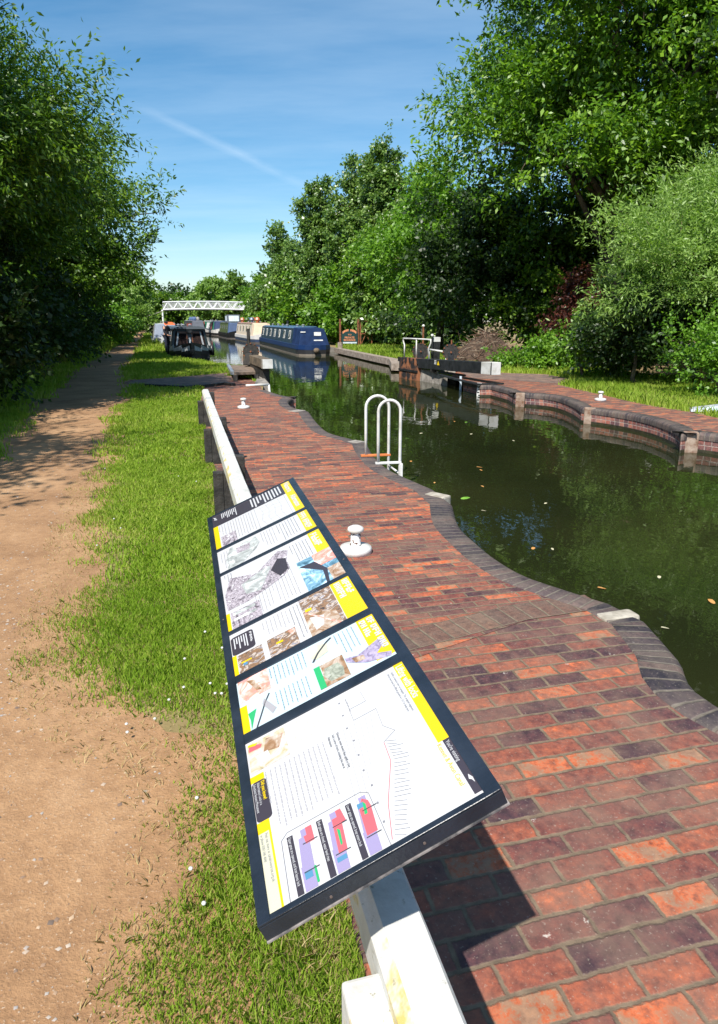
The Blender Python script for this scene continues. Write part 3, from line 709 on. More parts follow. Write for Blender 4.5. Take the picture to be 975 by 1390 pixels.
# panel 3
p = Panel(0.743, 1.1885); p.rect(0.743, 0.94, iv1 - .002, v1, iY)
p.glyphs(0.762, [.016, -.004, .026, .022, .020, .022], 0.374, 0.026, iW, seed=12)
p.para(0.775, 0.945, 0.352, 6, 0.0125, iG, seed=13); p.para(0.90, 1.17, 0.262, 7, 0.0125, iLn, seed=14); p.para(0.98, 1.17, 0.175, 5, 0.0125, iLn, seed=15); p.para(0.755, 0.83, 0.060, 3, 0.012, iG, seed=15)
p.rect(1.065, 1.1885, v0, 0.034, iY)
o = p.build('third panel with the large old grey photograph of the canal')
photo(o, [(0.80, 0.055), (0.865, 0.150), (0.765, 0.245), (0.80, 0.28), (0.88, 0.262), (0.955, 0.262), (0.99, 0.235), (1.02, 0.17), (1.045, 0.10), (1.045, 0.03), (0.93, 0.028)], [BWp, BWs, PK], 'old grey photograph of men digging out a canal lock',
      [([(0.90, 0.09), (0.99, 0.10), (1.01, 0.15), (0.87, 0.205), (0.85, 0.19)], 1), ([(0.83, 0.235), (0.86, 0.262), (0.95, 0.258), (0.98, 0.225), (0.90, 0.20)], 2)])
photo(o, R4(1.072, 1.186, 0.037, 0.135), [BWp, BWs], 'grey photograph of a wooden lock structure', [([(1.08, 0.045), (1.10, 0.045), (1.10, 0.12), (1.08, 0.12)], 1), ([(1.12, 0.045), (1.135, 0.045), (1.135, 0.12), (1.12, 0.12)], 1)])
photo(o, R4(0.945, 1.184, 0.288, v1), [TL_, CO, PK, BRn], 'teal and coral photograph of an empty lock chamber', [(R4(0.945, 1.05, 0.345, v1), 1), ([(0.99, 0.29), (1.0, 0.345), (1.09, 0.372), (1.184, 0.36), (1.184, 0.35), (1.09, 0.357)], 2), (R4(1.09, 1.184, 0.372, 0.414), 3)])
# panel 4
p = Panel(1.209, 1.4460); p.rect(1.209, 1.446, 0.352, v1, iY)
p.glyphs(1.218, [.017, .018, .016, .018, .013], 0.388, 0.020, iW, seed=21); p.glyphs(1.218, [.018, .018, .016, .018, .018], 0.362, 0.020, iW, seed=22)
p.para(1.225, 1.43, 0.238, 3, 0.0125, iG, seed=23); p.para(1.225, 1.325, 0.200, 7, 0.0125, iLn, seed=24)
p.rrect(1.232, 1.338, 0.024, 0.094, iK, 0.012); p.rect(1.338, 1.446, v0, 0.034, iY)
p.glyphs(1.245, [.012, .012, .012, .012], 0.082, 0.007, iW, seed=25)
for k in range(6): p.rect(1.242, 1.272 + 0.05 * r.random(), 0.070 - k * 0.0075, 0.0735 - k * 0.0075, iW, 0.0021)
o = p.build('fourth panel with small colour photographs of boats')
photo(o, R4(1.211, 1.444, 0.247, 0.350), [CR, BRn, PW, PY, CO], 'colour photograph of a crowd beside a lock', [([(1.30, 0.247), (1.444, 0.247), (1.444, 0.34), (1.36, 0.335), (1.33, 0.29)], 1), ([(1.34, 0.26), (1.42, 0.265), (1.41, 0.29), (1.36, 0.30)], 2), (R4(1.285, 1.300, 0.255, 0.275), 3), ([(1.30, 0.250), (1.444, 0.330), (1.444, 0.336), (1.30, 0.256)], 4)])
photo(o, R4(1.344, 1.442, 0.126, 0.212), [CR, PY, CO], 'photograph of volunteers', [(R4(1.38, 1.39, 0.15, 0.17), 1), ([(1.35, 0.19), (1.38, 0.20), (1.37, 0.21), (1.35, 0.21)], 2)])
photo(o, R4(1.347, 1.442, 0.036, 0.110), [CR, PY, PBlu], 'photograph of people at work', [(R4(1.39, 1.397, 0.045, 0.075), 1), (R4(1.40, 1.412, 0.05, 0.062), 2)])
# panel 5
p = Panel(1.4775, 1.7005, iPB); p.rect(1.4775, 1.685, 0.366, v1, iY, 0.0016)
p.glyphs(1.487, [.014, .014, -.006, .017, .017, .017, -.006, .016, .014, .014], 0.394, 0.0165, iW, seed=31); p.glyphs(1.487, [.017, .015, -.006, .017, .018], 0.372, 0.0165, iW, seed=32)
p.para(1.487, 1.60, 0.348, 5, 0.0125, iB, 0.0022, seed=33); p.para(1.487, 1.575, 0.205, 9, 0.0115, iB, 0.0020, seed=34); p.para(1.60, 1.69, 0.195, 8, 0.0115, iB, 0.0020, seed=35); p.rect(1.590, 1.7005, v0, 0.040, iY, 0.0016)
p.poly([(1.63, 0.04), (1.66, 0.044), (1.695, 0.043), (1.66, 0.052), (1.625, 0.062)], iGr); p.line([(1.59, 0.10), (1.62, 0.085), (1.66, 0.07), (1.698, 0.055)], 0.004, iD); p.poly([(1.60, 0.085), (1.66, 0.11), (1.675, 0.098), (1.62, 0.078)], iLn)
p.poly([(1.492, 0.250), (1.505, 0.275), (1.545, 0.270), (1.555, 0.235), (1.535, 0.222), (1.52, 0.245)], iC, 0.0024); p.line([(1.490, 0.290), (1.500, 0.275), (1.530, 0.245), (1.560, 0.225)], 0.006, iD, 0.0026)
o = p.build('fifth panel, pale blue, with drawings of birds and a dragonfly')
photo(o, R4(1.4785, 1.574, 0.026, 0.108), [CO, BRn], 'photograph of a crayfish', [([(1.49, 0.05), (1.55, 0.07), (1.56, 0.085), (1.50, 0.07)], 1)])
photo(o, R4(1.588, 1.684, 0.220, 0.298), [BRn, GYp, PW, PGre], 'photograph of a coot on its nest', [([(1.61, 0.245), (1.64, 0.238), (1.672, 0.250), (1.672, 0.285), (1.64, 0.29), (1.61, 0.28)], 1), (R4(1.588, 1.684, 0.220, 0.236), 3), (R4(1.596, 1.636, 0.224, 0.238), 2)])
photo(o, [(1.61, 0.300), (1.625, 0.330), (1.600, 0.395), (1.620, 0.410), (1.655, 0.375), (1.675, 0.408), (1.692, 0.402), (1.672, 0.345), (1.655, 0.325), (1.63, 0.300)], [photo_mat('wing', [(0.35, (0.18, 0.15, 0.24)), (0.6, (0.42, 0.36, 0.50))], 1, 1, 60, 2), BRn], 'picture of a bird in flight', [([(1.625, 0.315), (1.65, 0.32), (1.655, 0.345), (1.635, 0.345)], 1)])
# panel 6 (nearest)
p = Panel(1.733, u1)
p.rect(1.733, 2.020, 0.391, v1, iY); p.rect(2.020, 2.168, 0.400, v1, iK)
p.text('Lifting with locks', 1.742, 0.3945, 0.0235, iW, bold=0.0005, xs=0.80)
p.text("You're visiting", 2.026, 0.4035, 0.0115, iW, xs=0.9); p.text('Kennet & Avon Canal', 2.024, 0.386, 0.0140, iY, xs=0.93)
p.poly([(2.122, 0.408), (2.133, 0.4125), (2.146, 0.4115), (2.137, 0.409), (2.133, 0.405)], iW)
p.text('Unlike a natural river to navigate. The original engineers', 1.752, 0.3790, 0.0078, iG, xs=0.86); p.text('had to overcome the difficult ground in a 13.7 m climb here.', 1.752, 0.3700, 0.0078, iG, xs=0.78)
p.line([(1.76, 0.30), (1.80, 0.302), (1.80, 0.262), (1.84, 0.262), (1.84, 0.315), (1.90, 0.312), (1.93, 0.33), (1.945, 0.30)], 0.0009, iG)
p.line([(1.945, 0.30), (2.00, 0.297), (2.09, 0.262), (2.165, 0.245)], 0.0012, iR)
for k in range(24):
    u_ = 1.945 + k * 0.0093; vv_ = 0.30 - (0.0 if k < 6 else (k - 6) * 0.0031); p.line([(u_, vv_ + .004), (u_ + 0.012, vv_ + 0.022 + 0.012 * r.random())], 0.0009, iG)
for k in range(7): p.line([(1.845, 0.300 - 0.013 * k), (1.93 + .03 * k, 0.285 - 0.013 * k)], 0.0007, iLn)
for k in range(9): p.rect(1.76 + k * 0.045, 1.765 + k * 0.045, 0.245 - 0.002 * (k % 3), 0.249 - 0.002 * (k % 3), iG)
p.text("Obviously, water doesn't flow uphill so they", 1.850, 0.218, 0.0080, iD, xs=0.78); p.text('built a series of locks, including this one at', 1.850, 0.208, 0.0080, iD, xs=0.78); p.text('Aldermaston.', 1.850, 0.198, 0.0080, iD, xs=0.78)
p.para(1.852, 2.02, 0.184, 13, 0.0108, iLn, 0.0024, seed=41); p.para(1.745, 1.835, 0.225, 10, 0.0115, iC, 0.0014, seed=42); p.para(1.76, 1.84, 0.262, 1, 0.01, iG, seed=43)
p.rect(1.847, 1.866, v0, 0.052, iY); p.rrect(1.866, 1.977, 0.023, 0.055, iK, 0.009)
p.text('Did you know?', 1.872, 0.0435, 0.0105, iY, 0.0030, xs=0.85, bold=0.0003); p.text('Aldermaston Lock is a', 1.872, 0.0345, 0.0088, iW, 0.0030, xs=0.80); p.text('Scheduled Ancient Monument', 1.872, 0.0262, 0.0088, iW, 0.0030, xs=0.75)
p.rect(1.977, 2.005, v0, 0.047, iY); p.rect(2.005, u1, v0, 0.047, iY); p.rect(2.005, u1, v0, 0.043, iC, 0.0021)
p.text('Find out more at canalrivertrust.org.uk', 2.009, 0.0345, 0.0085, iG, 0.0027, xs=0.82); p.text('or phone 0303 040 4040', 2.009, 0.0255, 0.0080, iG, 0.0027, xs=0.78)
# diagrams of the lock in three stages
p.line([(2.176, 0.058), (2.046, 0.062), (2.034, 0.075), (2.034, 0.222), (2.045, 0.236), (2.176, 0.240)], 0.0013, iG)
for k, (vb, t_) in enumerate(((0.072, 'Upper gates are opened, and boat leaves lock'), (0.130, 'Both gates are closed, water level rises'), (0.188, 'Lower gates are opened, boat enters lock'))):
    p.rect(2.045, 2.172, vb, vb + 0.0115, iK); p.text(t_, 2.048, vb + 0.0028, 0.0082, iW, xs=0.70)
    q = vb + 0.0145; s_ = (0, 1, 2)[k]
    p.poly([(2.045, q + .012), (2.062, q + .012), (2.062, q + .006), (2.122, q + .002), (2.122, q), (2.172, q), (2.172, q + .022), (2.045, q + .026)], iLi, 0.0019)
    if s_ == 0: p.poly([(2.045, q + .022), (2.062, q + .022), (2.062, q + .016), (2.08, q + .018), (2.08, q + .034), (2.045, q + .034)], iR, 0.0022); p.rect(2.134, 2.150, q + .004, q + .018, iBl, 0.0022); p.rect(2.132, 2.166, q + .022, q + .026, iGr, 0.0024)
    if s_ == 1: p.poly([(2.045, q + .024), (2.06, q + .024), (2.06, q + .014), (2.136, q + .010), (2.136, q + .026), (2.076, q + .030), (2.076, q + .038), (2.045, q + .034)], iR, 0.0022); p.poly([(2.084, q + .018), (2.090, q + .023), (2.120, q + .021), (2.122, q + .017)], iGr, 0.0024); p.rect(2.142, 2.152, q + .004, q + .022, iBl, 0.0022)
    if s_ == 2: p.poly([(2.050, q + .018), (2.060, q + .028), (2.075, q + .030), (2.132, q + .026), (2.132, q + .006), (2.072, q + .008)], iR, 0.0022); p.rect(2.058, 2.070, q + .006, q + .018, iBl, 0.0023); p.poly([(2.058, q + .018), (2.066, q + .022), (2.088, q + .020), (2.088, q + .014)], iGr, 0.0024)
    p.line([(2.078, q + .012), (2.078, q + .040)], 0.002, iD, 0.0026); p.line([(2.136, q + .004), (2.136, q + .032)], 0.002, iD, 0.0026)
o = p.build('nearest panel, mostly white, with the lock diagrams and a yellow heading band')
photo(o, R4(1.742, 1.838, 0.026, 0.114), [PKp, PRed, BRn, PW, PY], 'pale photograph of moored boats and people', [([(1.746, 0.03), (1.760, 0.06), (1.770, 0.055), (1.768, 0.028)], 1), ([(1.75, 0.07), (1.79, 0.06), (1.80, 0.095), (1.76, 0.11)], 2), ([(1.79, 0.04), (1.82, 0.05), (1.82, 0.075), (1.79, 0.07)], 3), ([(1.744, 0.028), (1.749, 0.05), (1.756, 0.045), (1.75, 0.027)], 4)])
# brackets between the rail and the board
RX = lambda y: rail_x(y)
RD = Vector((-0.2535, 0.9673, 0)).normalized(); RP = Vector((RD.y, -RD.x, 0))
bk = MB()
for yy in (1.55, 2.45):
    cx_ = RX(yy) - 0.05; pz = 0.576
    # plane height above this point
    def plane_z(x, y): return P0.z - (BN.x * (x - P0.x) + BN.y * (y - P0.y)) / BN.z - 0.04
    for o_ in (-0.032, 0.032):
        q = Vector((cx_, yy, 0)) + RP * o_
        bk.hexa([(q.x - .02, q.y - .03, pz), (q.x + .02, q.y - .03, pz), (q.x + .02, q.y + .03, pz), (q.x - .02, q.y + .03, pz)],
                [(q.x - .02, q.y - .03, plane_z(q.x - .02, q.y - .03)), (q.x + .02, q.y - .03, plane_z(q.x + .02, q.y - .03)), (q.x + .02, q.y + .03, plane_z(q.x + .02, q.y + .03)), (q.x - .02, q.y + .03, plane_z(q.x - .02, q.y + .03))])
for bko in build_loose(bk, 'bracket', M['black'], None): bko.parent = board; bko.matrix_parent_inverse = BMx.inverted()

# ================================================================ white rail on black posts
rail = thing('rail', 'long low white timber rail on black posts, under the information board', 'rail')
def railpt(y, off, z): return Vector((RX(y), y, z)) + RP * off
rm = MB(); ys = [0.25 + 0.16 * i for i in range(71)]
prof = [(-0.102, 0.44), (-0.106, 0.546), (-0.084, 0.573), (-0.006, 0.573), (0.0, 0.566), (0.0, 0.44)]
base = len(rm.v); rj = random.Random(2)
for y in ys:
    for o_, z in prof:
        q = railpt(y, o_ + rj.uniform(-.0015, .0015), z + rj.uniform(-.0012, .0012)); rm.v.append(tuple(q))
n_ = len(prof)
for i in range(len(ys) - 1):
    for k in range(n_): rm.f.append((i * n_ + k, i * n_ + (k + 1) % n_, (i + 1) * n_ + (k + 1) % n_, (i + 1) * n_ + k)); rm.m.append(0)
rm.f.append(tuple(range(n_))); rm.m.append(0); rm.f.append(tuple((len(ys) - 1) * n_ + k for k in reversed(range(n_)))); rm.m.append(0)
for f_ in range(len(rm.f)): rm.f[f_] = tuple(reversed(rm.f[f_]))
rm.build('rail_beam', M['rail'], rail)
ra = math.atan2(RD.y, RD.x)
for i, yy in enumerate((0.98, 3.2, 5.72, 8.05, 11.0)):
    b = MB()
    if i == 0:
        q = railpt(yy, -0.135, 0.255); b.box(q, (0.13, 0.085, 0.51), 0, ra); m_ = M['rail']
    else:
        q = railpt(yy, -0.155, 0.20); b.box(q, (0.10, 0.085, 0.46), 0, ra)
        q = railpt(yy, -0.055, 0.215); b.box(q, (0.098, 0.113, 0.44), 0, ra)
        q = railpt(yy, 0.037, 0.26); b.box(q, (0.10, 0.085, 0.62), 0, ra); m_ = M['tarred']
    b.build('post', m_, rail, bevel=0.008)

# ================================================================ bollards
def bollard(label, p, sc_=1.0):
    t = thing('bollard', label, 'bollard', (p[0], p[1], 0), 0, 'white mooring bollards on the lock side')
    M['chip'] = M.get('chip') or mat('chipped_white_paint', (0.10, 0.045, 0.03), (0.80, 0.80, 0.78), 30, 0.5, 0.3, 40, lo=0.45, hi=0.48)
    b = MB(); b.lathe((0, 0, 0), [(0.122, 0.0), (0.124, 0.035), (0.118, 0.050), (0.085, 0.060), (0.05, 0.062)], 28); b.build('base', M['white'], t, smooth=True)
    b = MB(); b.lathe((0, 0, 0), [(0.046, 0.061), (0.040, 0.075), (0.038, 0.12), (0.040, 0.166)], 20); b.build('stem', M['chip'], t, smooth=True)
    b = MB(); b.lathe((0, 0, 0), [(0.045, 0.164), (0.060, 0.172), (0.063, 0.186), (0.058, 0.200), (0.035, 0.212), (0.012, 0.216)], 24); b.build('cap', M['white'], t, smooth=True)
    return t
bollard('white bollard with chipped paint, just right of the information board', at(483, 750))
bollard('white bollard on the brick paving near the far end of the white rail', at(331, 554.5))
bollard('white bollard across the water, at the edge of the grass', at(815, 544))

# ================================================================ lock ladder
lad = thing('lock_ladder', 'white hooped ladder standing at the edge of the brick lock side', 'ladder')
def hoop(p0, p1, h, dz=-0.0):
    p0 = Vector((*p0, 0)); p1 = Vector((*p1, 0)); c_ = (p0 + p1) / 2; r_ = (p1 - p0).length / 2; d_ = (p1 - p0).normalized()
    pts = [p0 + Vector((0, 0, 0.0))]; hz_ = h - r_
    pts += [p0 + Vector((0, 0, hz_ * .5)), p0 + Vector((0, 0, hz_))]
    for k in range(1, 12):
        a = PI - PI * k / 12; pts.append(c_ + d_ * r_ * math.cos(a) + Vector((0, 0, hz_ + r_ * math.sin(a))))
    pts += [p1 + Vector((0, 0, hz_)), p1 + Vector((0, 0, 0.2)), p1 + Vector((0, 0, -0.9))]
    return pts
fa0, fa1 = at(496.8, 620.6), at(527.6, 619.5); fb0, fb1 = at(513.5, 631), at(543, 630)
for a_, b_, h_ in ((fa0, fa1, 0.79), (fb0, fb1, 0.79)):
    m_ = MB(); m_.tube(hoop(a_, b_, h_), 0.019, 12); m_.build('hoop', M['white'], lad, smooth=True)
m_ = MB()
for z in (-0.12, -0.4, -0.7): m_.tube([(*fa1, z), (*fb1, z)], 0.014, 8)
build_loose(m_, 'rung', M['white'], lad, smooth=True)
m_ = MB(); a_, b_ = Vector((*fa0, 0.012)), Vector((*fa1, 0.012)); d_ = b_ - a_; m_.box((a_ + b_) / 2 + Vector((-.02, 0, 0.01)), (d_.length + .09, 0.05, 0.025), 0, math.atan2(d_.y, d_.x)); m_.build('foot_plate', M['orange'], lad, bevel=0.003)['label'] = 'orange rusted foot plate'
m_ = MB(); a_, b_ = Vector((*fb0, 0.012)), Vector((*fb1, 0.012)); d_ = b_ - a_; m_.box((a_ + b_) / 2 + Vector((-.01, 0, 0.01)), (d_.length + .05, 0.045, 0.025), 0, math.atan2(d_.y, d_.x)); m_.box(Vector((*fb1, -.06)) + Vector((.018, -.02, -.03)), (0.03, 0.06, 0.20)); m_.build('foot_plate', M['white'], lad, bevel=0.003)

# ================================================================ right lock gate, open against the far wall
rg_ = thing('lock_gate', 'lock gate across the water with a black balance beam, white painted end', 'lock gate')
G0, G1, GT = Vector((2.02, 23.1, 0)), Vector((3.05, 20.2, 0)), Vector((3.66, 18.45, 0))
gd = (GT - G0).normalized(); gp = Vector((gd.y, -gd.x, 0))   # gp towards the land? decided by sign below
if gp.x < 0: gp = -gp
def beam_piece(p, q, z0a, z1a, z0b, z1b, w, name, m_, parent, bevel=0.012):
    b = MB(); d = (q - p).normalized(); s_ = Vector((d.y, -d.x, 0)); s_ = s_ if s_.x > 0 else -s_
    b.hexa([p + Vector((0, 0, z0a)), q + Vector((0, 0, z0b)), q + s_ * w + Vector((0, 0, z0b)), p + s_ * w + Vector((0, 0, z0a))],
           [p + Vector((0, 0, z1a)), q + Vector((0, 0, z1b)), q + s_ * w + Vector((0, 0, z1b)), p + s_ * w + Vector((0, 0, z1a))])
    return b.build(name, m_, parent, bevel=bevel)
def zb(p): t = ((p - G0).length) / ((GT - G0).length); return 0.13 + 0.13 * t, 0.45 + 0.145 * t
Gw = GT - gd * 0.62
a0, a1 = zb(G0); w0, w1 = zb(Gw); t0, t1 = zb(GT)
beam_piece(G0 - gd * 0.0, Gw, a0, a1, w0, w1, 0.26, 'balance_beam', M['black'], rg_)
beam_piece(Gw + gd * 0.002, GT - gd * 0.10, w0 - .004, w1 + .004, t0 - .004, t1 + .004, 0.27, 'white_end', M['white'], rg_)
beam_piece(GT - gd * 0.10, GT - gd * 0.05, t0, t1, t0, t1, 0.262, 'iron_band', M['black'], rg_, 0.003)
beam_piece(GT - gd * 0.05, GT, t0 - .004, t1 + .004, t0 - .004, t1 + .004, 0.27, 'white_end', M['white'], rg_)
# leaf beyond the heel post
e0, e1 = Vector((1.46, 24.5, 0)), G0
beam_piece(e0, e1, -1.2, 0.43, -1.2, 0.45, 0.24, 'gate_leaf', M['rustplate'], rg_, 0.01)
st = MB()
for k in range(6):
    q = e0.lerp(e1, k / 5) ; st.box(q + Vector((-.012, -.01, 0.36)), (0.04, 0.06, 0.16), 0, math.atan2(gd.y, gd.x))
st.box(e0.lerp(e1, .5) + Vector((-.012, -.006, 0.0)), ((e1 - e0).length, 0.03, 0.07), 0, math.atan2((e1 - e0).y, (e1 - e0).x))
build_loose(st, 'iron_strap', M['black'], rg_)
# handrail on the gate
hr = MB(); h0, h1 = Vector((*at(549, 513)[:2], 0)), None
h0 = atd(549, 487, 24.2); h1 = atd(582.5, 486, 22.6); h0.z = h1.z = 0.45
hm = h0.lerp(h1, 0.5)
zt = 1.10; ud = (h1 - h0).normalized()
hr.tube([h0, h0 + Vector((0, 0, 0.42)), h0 + Vector((0, 0, 0.56)) - ud * 0.10, h0 + Vector((0, 0, 0.65)) - ud * 0.08, hm + Vector((0, 0, 0.65)), h1 + Vector((0, 0, 0.65)) + ud * .10, h1 + Vector((0, 0, 0.54)) + ud * 0.10, h1 + Vector((0, 0, 0.35)) - ud * .05, h1], 0.026, 10)
hr.tube([hm, hm + Vector((0, 0, 0.65))], 0.024, 8)
hr.build('handrail', M['white'], rg_, smooth=True)
# warning notice on the beam
nt = MB(); zc = 0.40; q0 = G0.lerp(Gw, 0.30)
def onbeam(s_, z): q = q0 + gd * s_ - gp * 0.006; return (q.x, q.y, z)
for k in range(3): nt.quad([onbeam(0.0, 0.44 - .05 * k), onbeam(0.16, 0.44 - .05 * k), onbeam(0.16, 0.47 - .05 * k), onbeam(0.0, 0.47 - .05 * k)], 0)
nt.quad([onbeam(0.20, 0.325), onbeam(0.38, 0.325), onbeam(0.29, 0.465)], 1)
nt.build('notice', [M['white'], mat('yellow_sign', (0.85, 0.60, 0.02), None, rough=0.4)], rg_)
# masonry and things at the gate recess
pier = thing('gate_abutment', 'pale sloping stone block at the waterline below the right lock gate', 'stone block')
b = MB(); q0_, q1_ = Vector((2.04, 23.1, 0)), Vector((2.78, 21.6, 0))
b.hexa([(2.02, 23.15, -1.2), (2.80, 21.6, -1.2), (3.2, 21.7, -1.2), (2.5, 23.3, -1.2)], [(2.12, 23.05, 0.10), (2.55, 22.15, 0.10), (3.2, 22.2, 0.10), (2.6, 23.2, 0.10)]); b.build('stone_block', M['conc'], pier, bevel=0.03)
b = MB(); b.tube([(2.45, 22.2, 0.10), (2.50, 22.1, 0.30)], 0.11, 10); b.box((2.62, 22.3, 0.16), (0.35, 0.2, 0.10), 0, .3); b.box((2.9, 21.0, 0.10), (0.12, 1.6, 0.06), 0, 0.35); b.build('iron_fitting', M['tarred'], pier)
rs = thing('recess_plate', 'thin black plate edging the paving under the white end of the right balance beam', 'plate')
b = MB(); rl = [(2.66, 21.5), (3.0, 19.6), (3.30, 18.3)] + A((680, 521.5)); rl2 = offset_line(rl, -0.16); 
for i in range(3): b.hexa([(*rl[i], 0.012), (*rl[i + 1], 0.012), (*rl2[i + 1], 0.012), (*rl2[i], 0.012)], [(*rl[i], 0.05), (*rl[i + 1], 0.05), (*rl2[i + 1], 0.05), (*rl2[i], 0.05)])
b.build('plate', M['black'], rs)
gb = thing('depth_gauge', 'white gauge board with black marks on the brick wall below the beam end', 'gauge board')
q = Vector((3.40, 17.95, 0)); gq = at(652, 538, WZ); nrm = Vector((-0.95, -0.3, 0))
b = MB(); b.box((gq[0] - .03, gq[1], -0.14), (0.15, 0.02, 0.40), 0, -0.75); b.build('board', M['white'], gb)
b = MB()
rr_ = Matrix.Rotation(-0.75, 3, 'Z')
for k in range(5):
    c_ = Vector((gq[0] - .03, gq[1], 0.02 - .075 * k)) + rr_ @ Vector((-0.03 if k % 2 else 0.01, -0.012, 0)); b.box(c_, (0.07, 0.004, 0.030), 0, -0.75)
build_loose(b, 'mark', M['black'], gb)
b = MB(); gq = at(626, 530, WZ); b.box((gq[0] - .02, gq[1], -0.10), (0.07, 0.03, 0.42), 0, -0.75); tag(b.build('wall_strip', M['bluewhite'], bevel=.004), 'narrow pale blue vertical strip on the shaded wall left of the gauge board', 'strip')
# paddle gear on the right bank
def at_y(px, y): r_ = ray(px, 500); return r_[0] / r_[1] * y
def pole(name, label, px, ytop, y, w, m_, cap_m=None, sq=False, cat='post', z0=0.0):
    # px at mid height
    P_ = atd(px, ytop, y); t = thing(name, label, cat, (P_.x, y, 0)); b = MB()
    if sq: b.box((0, 0, (P_.z + z0) / 2), (w, w, P_.z - z0), 0, 0.3)
    else: b.tube([(0, 0, z0), (0, 0, P_.z)], w / 2, 10)
    b.build('shaft', m_, t, bevel=0.006 if sq else 0)
    if cap_m:
        b = MB()
        if sq: b.box((0, 0, P_.z - 0.07), (w + .012, w + .012, 0.16), 0, 0.3)
        else: b.lathe((0, 0, P_.z - .02), [(w * .5, 0), (w * .75, 0.02), (w * .75, .05), (w * .4, .09)], 10)
        b.build('cap', cap_m, t, bevel=0.004 if sq else 0)
    return t
pole('paddle_post', 'tall thin dark post with a pale tip behind the white handrail on the right gate', 575, 443, 25.5, 0.07, M['rust'], M['white'])
pole('gate_post', 'square black post with a white top beside the right lock gate', 592, 458, 24.5, 0.24, M['black'], M['white'], sq=True)
pole('paddle_rack', 'slim dark rod with a small pale knob left of the square black post', 587, 456, 24.3, 0.07, M['black'], M['white'])
def paddle_gear(label, px, py, y, s_, rod=True):
    P_ = atd(px, py, y); t = thing('paddle_gear', label, 'paddle gear', (P_.x, y, 0)); z = P_.z
    b = MB(); b.tube([(0, -0.06, z), (0, 0.06, z)], 0.20 * s_, 20); b.m = [0] * len(b.f)
    s2 = MB(); s2.box((0.0, 0, z / 2), (0.14 * s_, 0.14, z), 0); s2.build('stand', M['black'], t, bevel=0.01)
    for k in range(12):
        a = 2 * PI * k / 12; b.box((0.20 * s_ * math.cos(a), -0.07, z + 0.20 * s_ * math.sin(a)), (0.04, 0.03, 0.04), 1)
    b.tube([(0, -0.12, z), (0, 0.1, z)], 0.03, 8, 1); b.build('gear_wheel', [M['tarred'], M['rust']], t)
    if rod: b = MB(); b.tube([(0.02, 0.0, z), (0.02, 0.0, z + 0.40)], 0.025, 8); b.build('rack', M['rust'], t)
    return t
paddle_gear('dark round paddle gear seen between the stanchions of the white handrail', 571, 477, 25.2, 1.5, False)
paddle_gear('rusty round paddle gear at the end of the white bar behind the black balance beam', 612, 478, 22.8, 1.35)
b = MB(); q0_, q1_ = atd(583, 474.5, 24.2), atd(606, 478, 23.2); b.tube([q0_, q1_], 0.035, 10); b.tube([q0_, (q0_.x, q0_.y, 0)], 0.03, 8); b.tube([q1_, (q1_.x, q1_.y, 0)], 0.03, 8)
tag(b.build('guard_rail', M['white'], smooth=True), 'short white horizontal bar between the square black post and the rusty paddle gear', 'rail')

# ================================================================ left lock gate
lgx = thing('lock_gate', 'lock gate with weathered brown beam ending in a white square, beyond the brick paving', 'lock gate')
a_ = atd(357, 500, 19.55); a_.z = 0; c_ = a_ - CD * 0.0; b_ = a_ + Vector((-0.30, 0.954, 0)) * 4.2
def zz(py, y): return atd(357, py, y).z
zlo, zhi = zz(500.5, 19.55), zz(488, 19.55)
beam_piece(a_ + CD * .05, b_, zlo, zhi, zlo, zhi, 0.295, 'balance_beam', mat('brown_old_timber', (0.05, 0.042, 0.03), (0.20, 0.15, 0.10), 5, 0.85, 0.5, 30), lgx)
beam_piece(a_, a_ + CD * .048, zlo - .002, zhi + .002, zlo - .002, zhi + .002, 0.297, 'white_end', M['white'], lgx, 0.004)
beam_piece(a_ + CD * .05 + CN * (-.012), a_ + CD * .25 + CN * (-.012), zlo - .003, zhi + .003, zlo - .003, zhi + .003, 0.008, 'white_corner', M['conc'], lgx, 0.001)
beam_piece(a_ + CD * 0.3 + CN * 0.05, b_, -1.2, zlo, -1.2, zlo, 0.2, 'gate_leaf', M['tarred'], lgx)
b = MB(); q = [at(p_[0], p_[1], 0.24) for p_ in ((318, 505.5), (347, 504.5), (342, 496), (312, 495.5))]; b.hexa([(x, y, 0.16) for x, y in q], [(x, y, 0.24) for x, y in q])
fb_ = thing('plank_platform', 'brown plank platform on the bank beside the left lock gate', 'platform'); b.build('planks', mat('brown_planks', (0.13, 0.09, 0.065), (0.24, 0.18, 0.13), 8, 0.8, 0.4, 30), fb_, bevel=.006)
b = MB(); b.hexa([(q[3][0] - .10, q[3][1], 0.17), (q[0][0] - .10, q[0][1], 0.17), (q[0][0] - .005, q[0][1], 0.17), (q[3][0] - .005, q[3][1], 0.17)], [(q[3][0] - .10, q[3][1], 0.27), (q[0][0] - .10, q[0][1], 0.27), (q[0][0] - .005, q[0][1], 0.27), (q[3][0] - .005, q[3][1], 0.27)]); b.build('metal_edge', M['silver'], fb_)
b = MB()
for x, y in q: b.box((x * .985, y * .995, 0.08), (0.12, 0.12, 0.17), 0)
build_loose(b, 'bearer', M['tarred'], fb_)
pole('paddle_post', 'thin dark brown post rising from the gear on the left lock gate', 337, 446, 22.6, 0.11, M['tarred'])
t = paddle_gear('dark paddle gear above the brown beam of the left lock gate', 341, 477, 22.3, 1.3, False)
b = MB(); b.hexa([(-0.24, -.25, 0.3), (0.24, -.25, 0.3), (0.24, .1, 0.3), (-.24, .1, 0.3)], [(-.16, -.2, 0.66), (0.05, -.2, 0.68), (0.05, .0, 0.68), (-.16, .0, .66)]); b.build('cover', M['tarred'], t, bevel=.02)
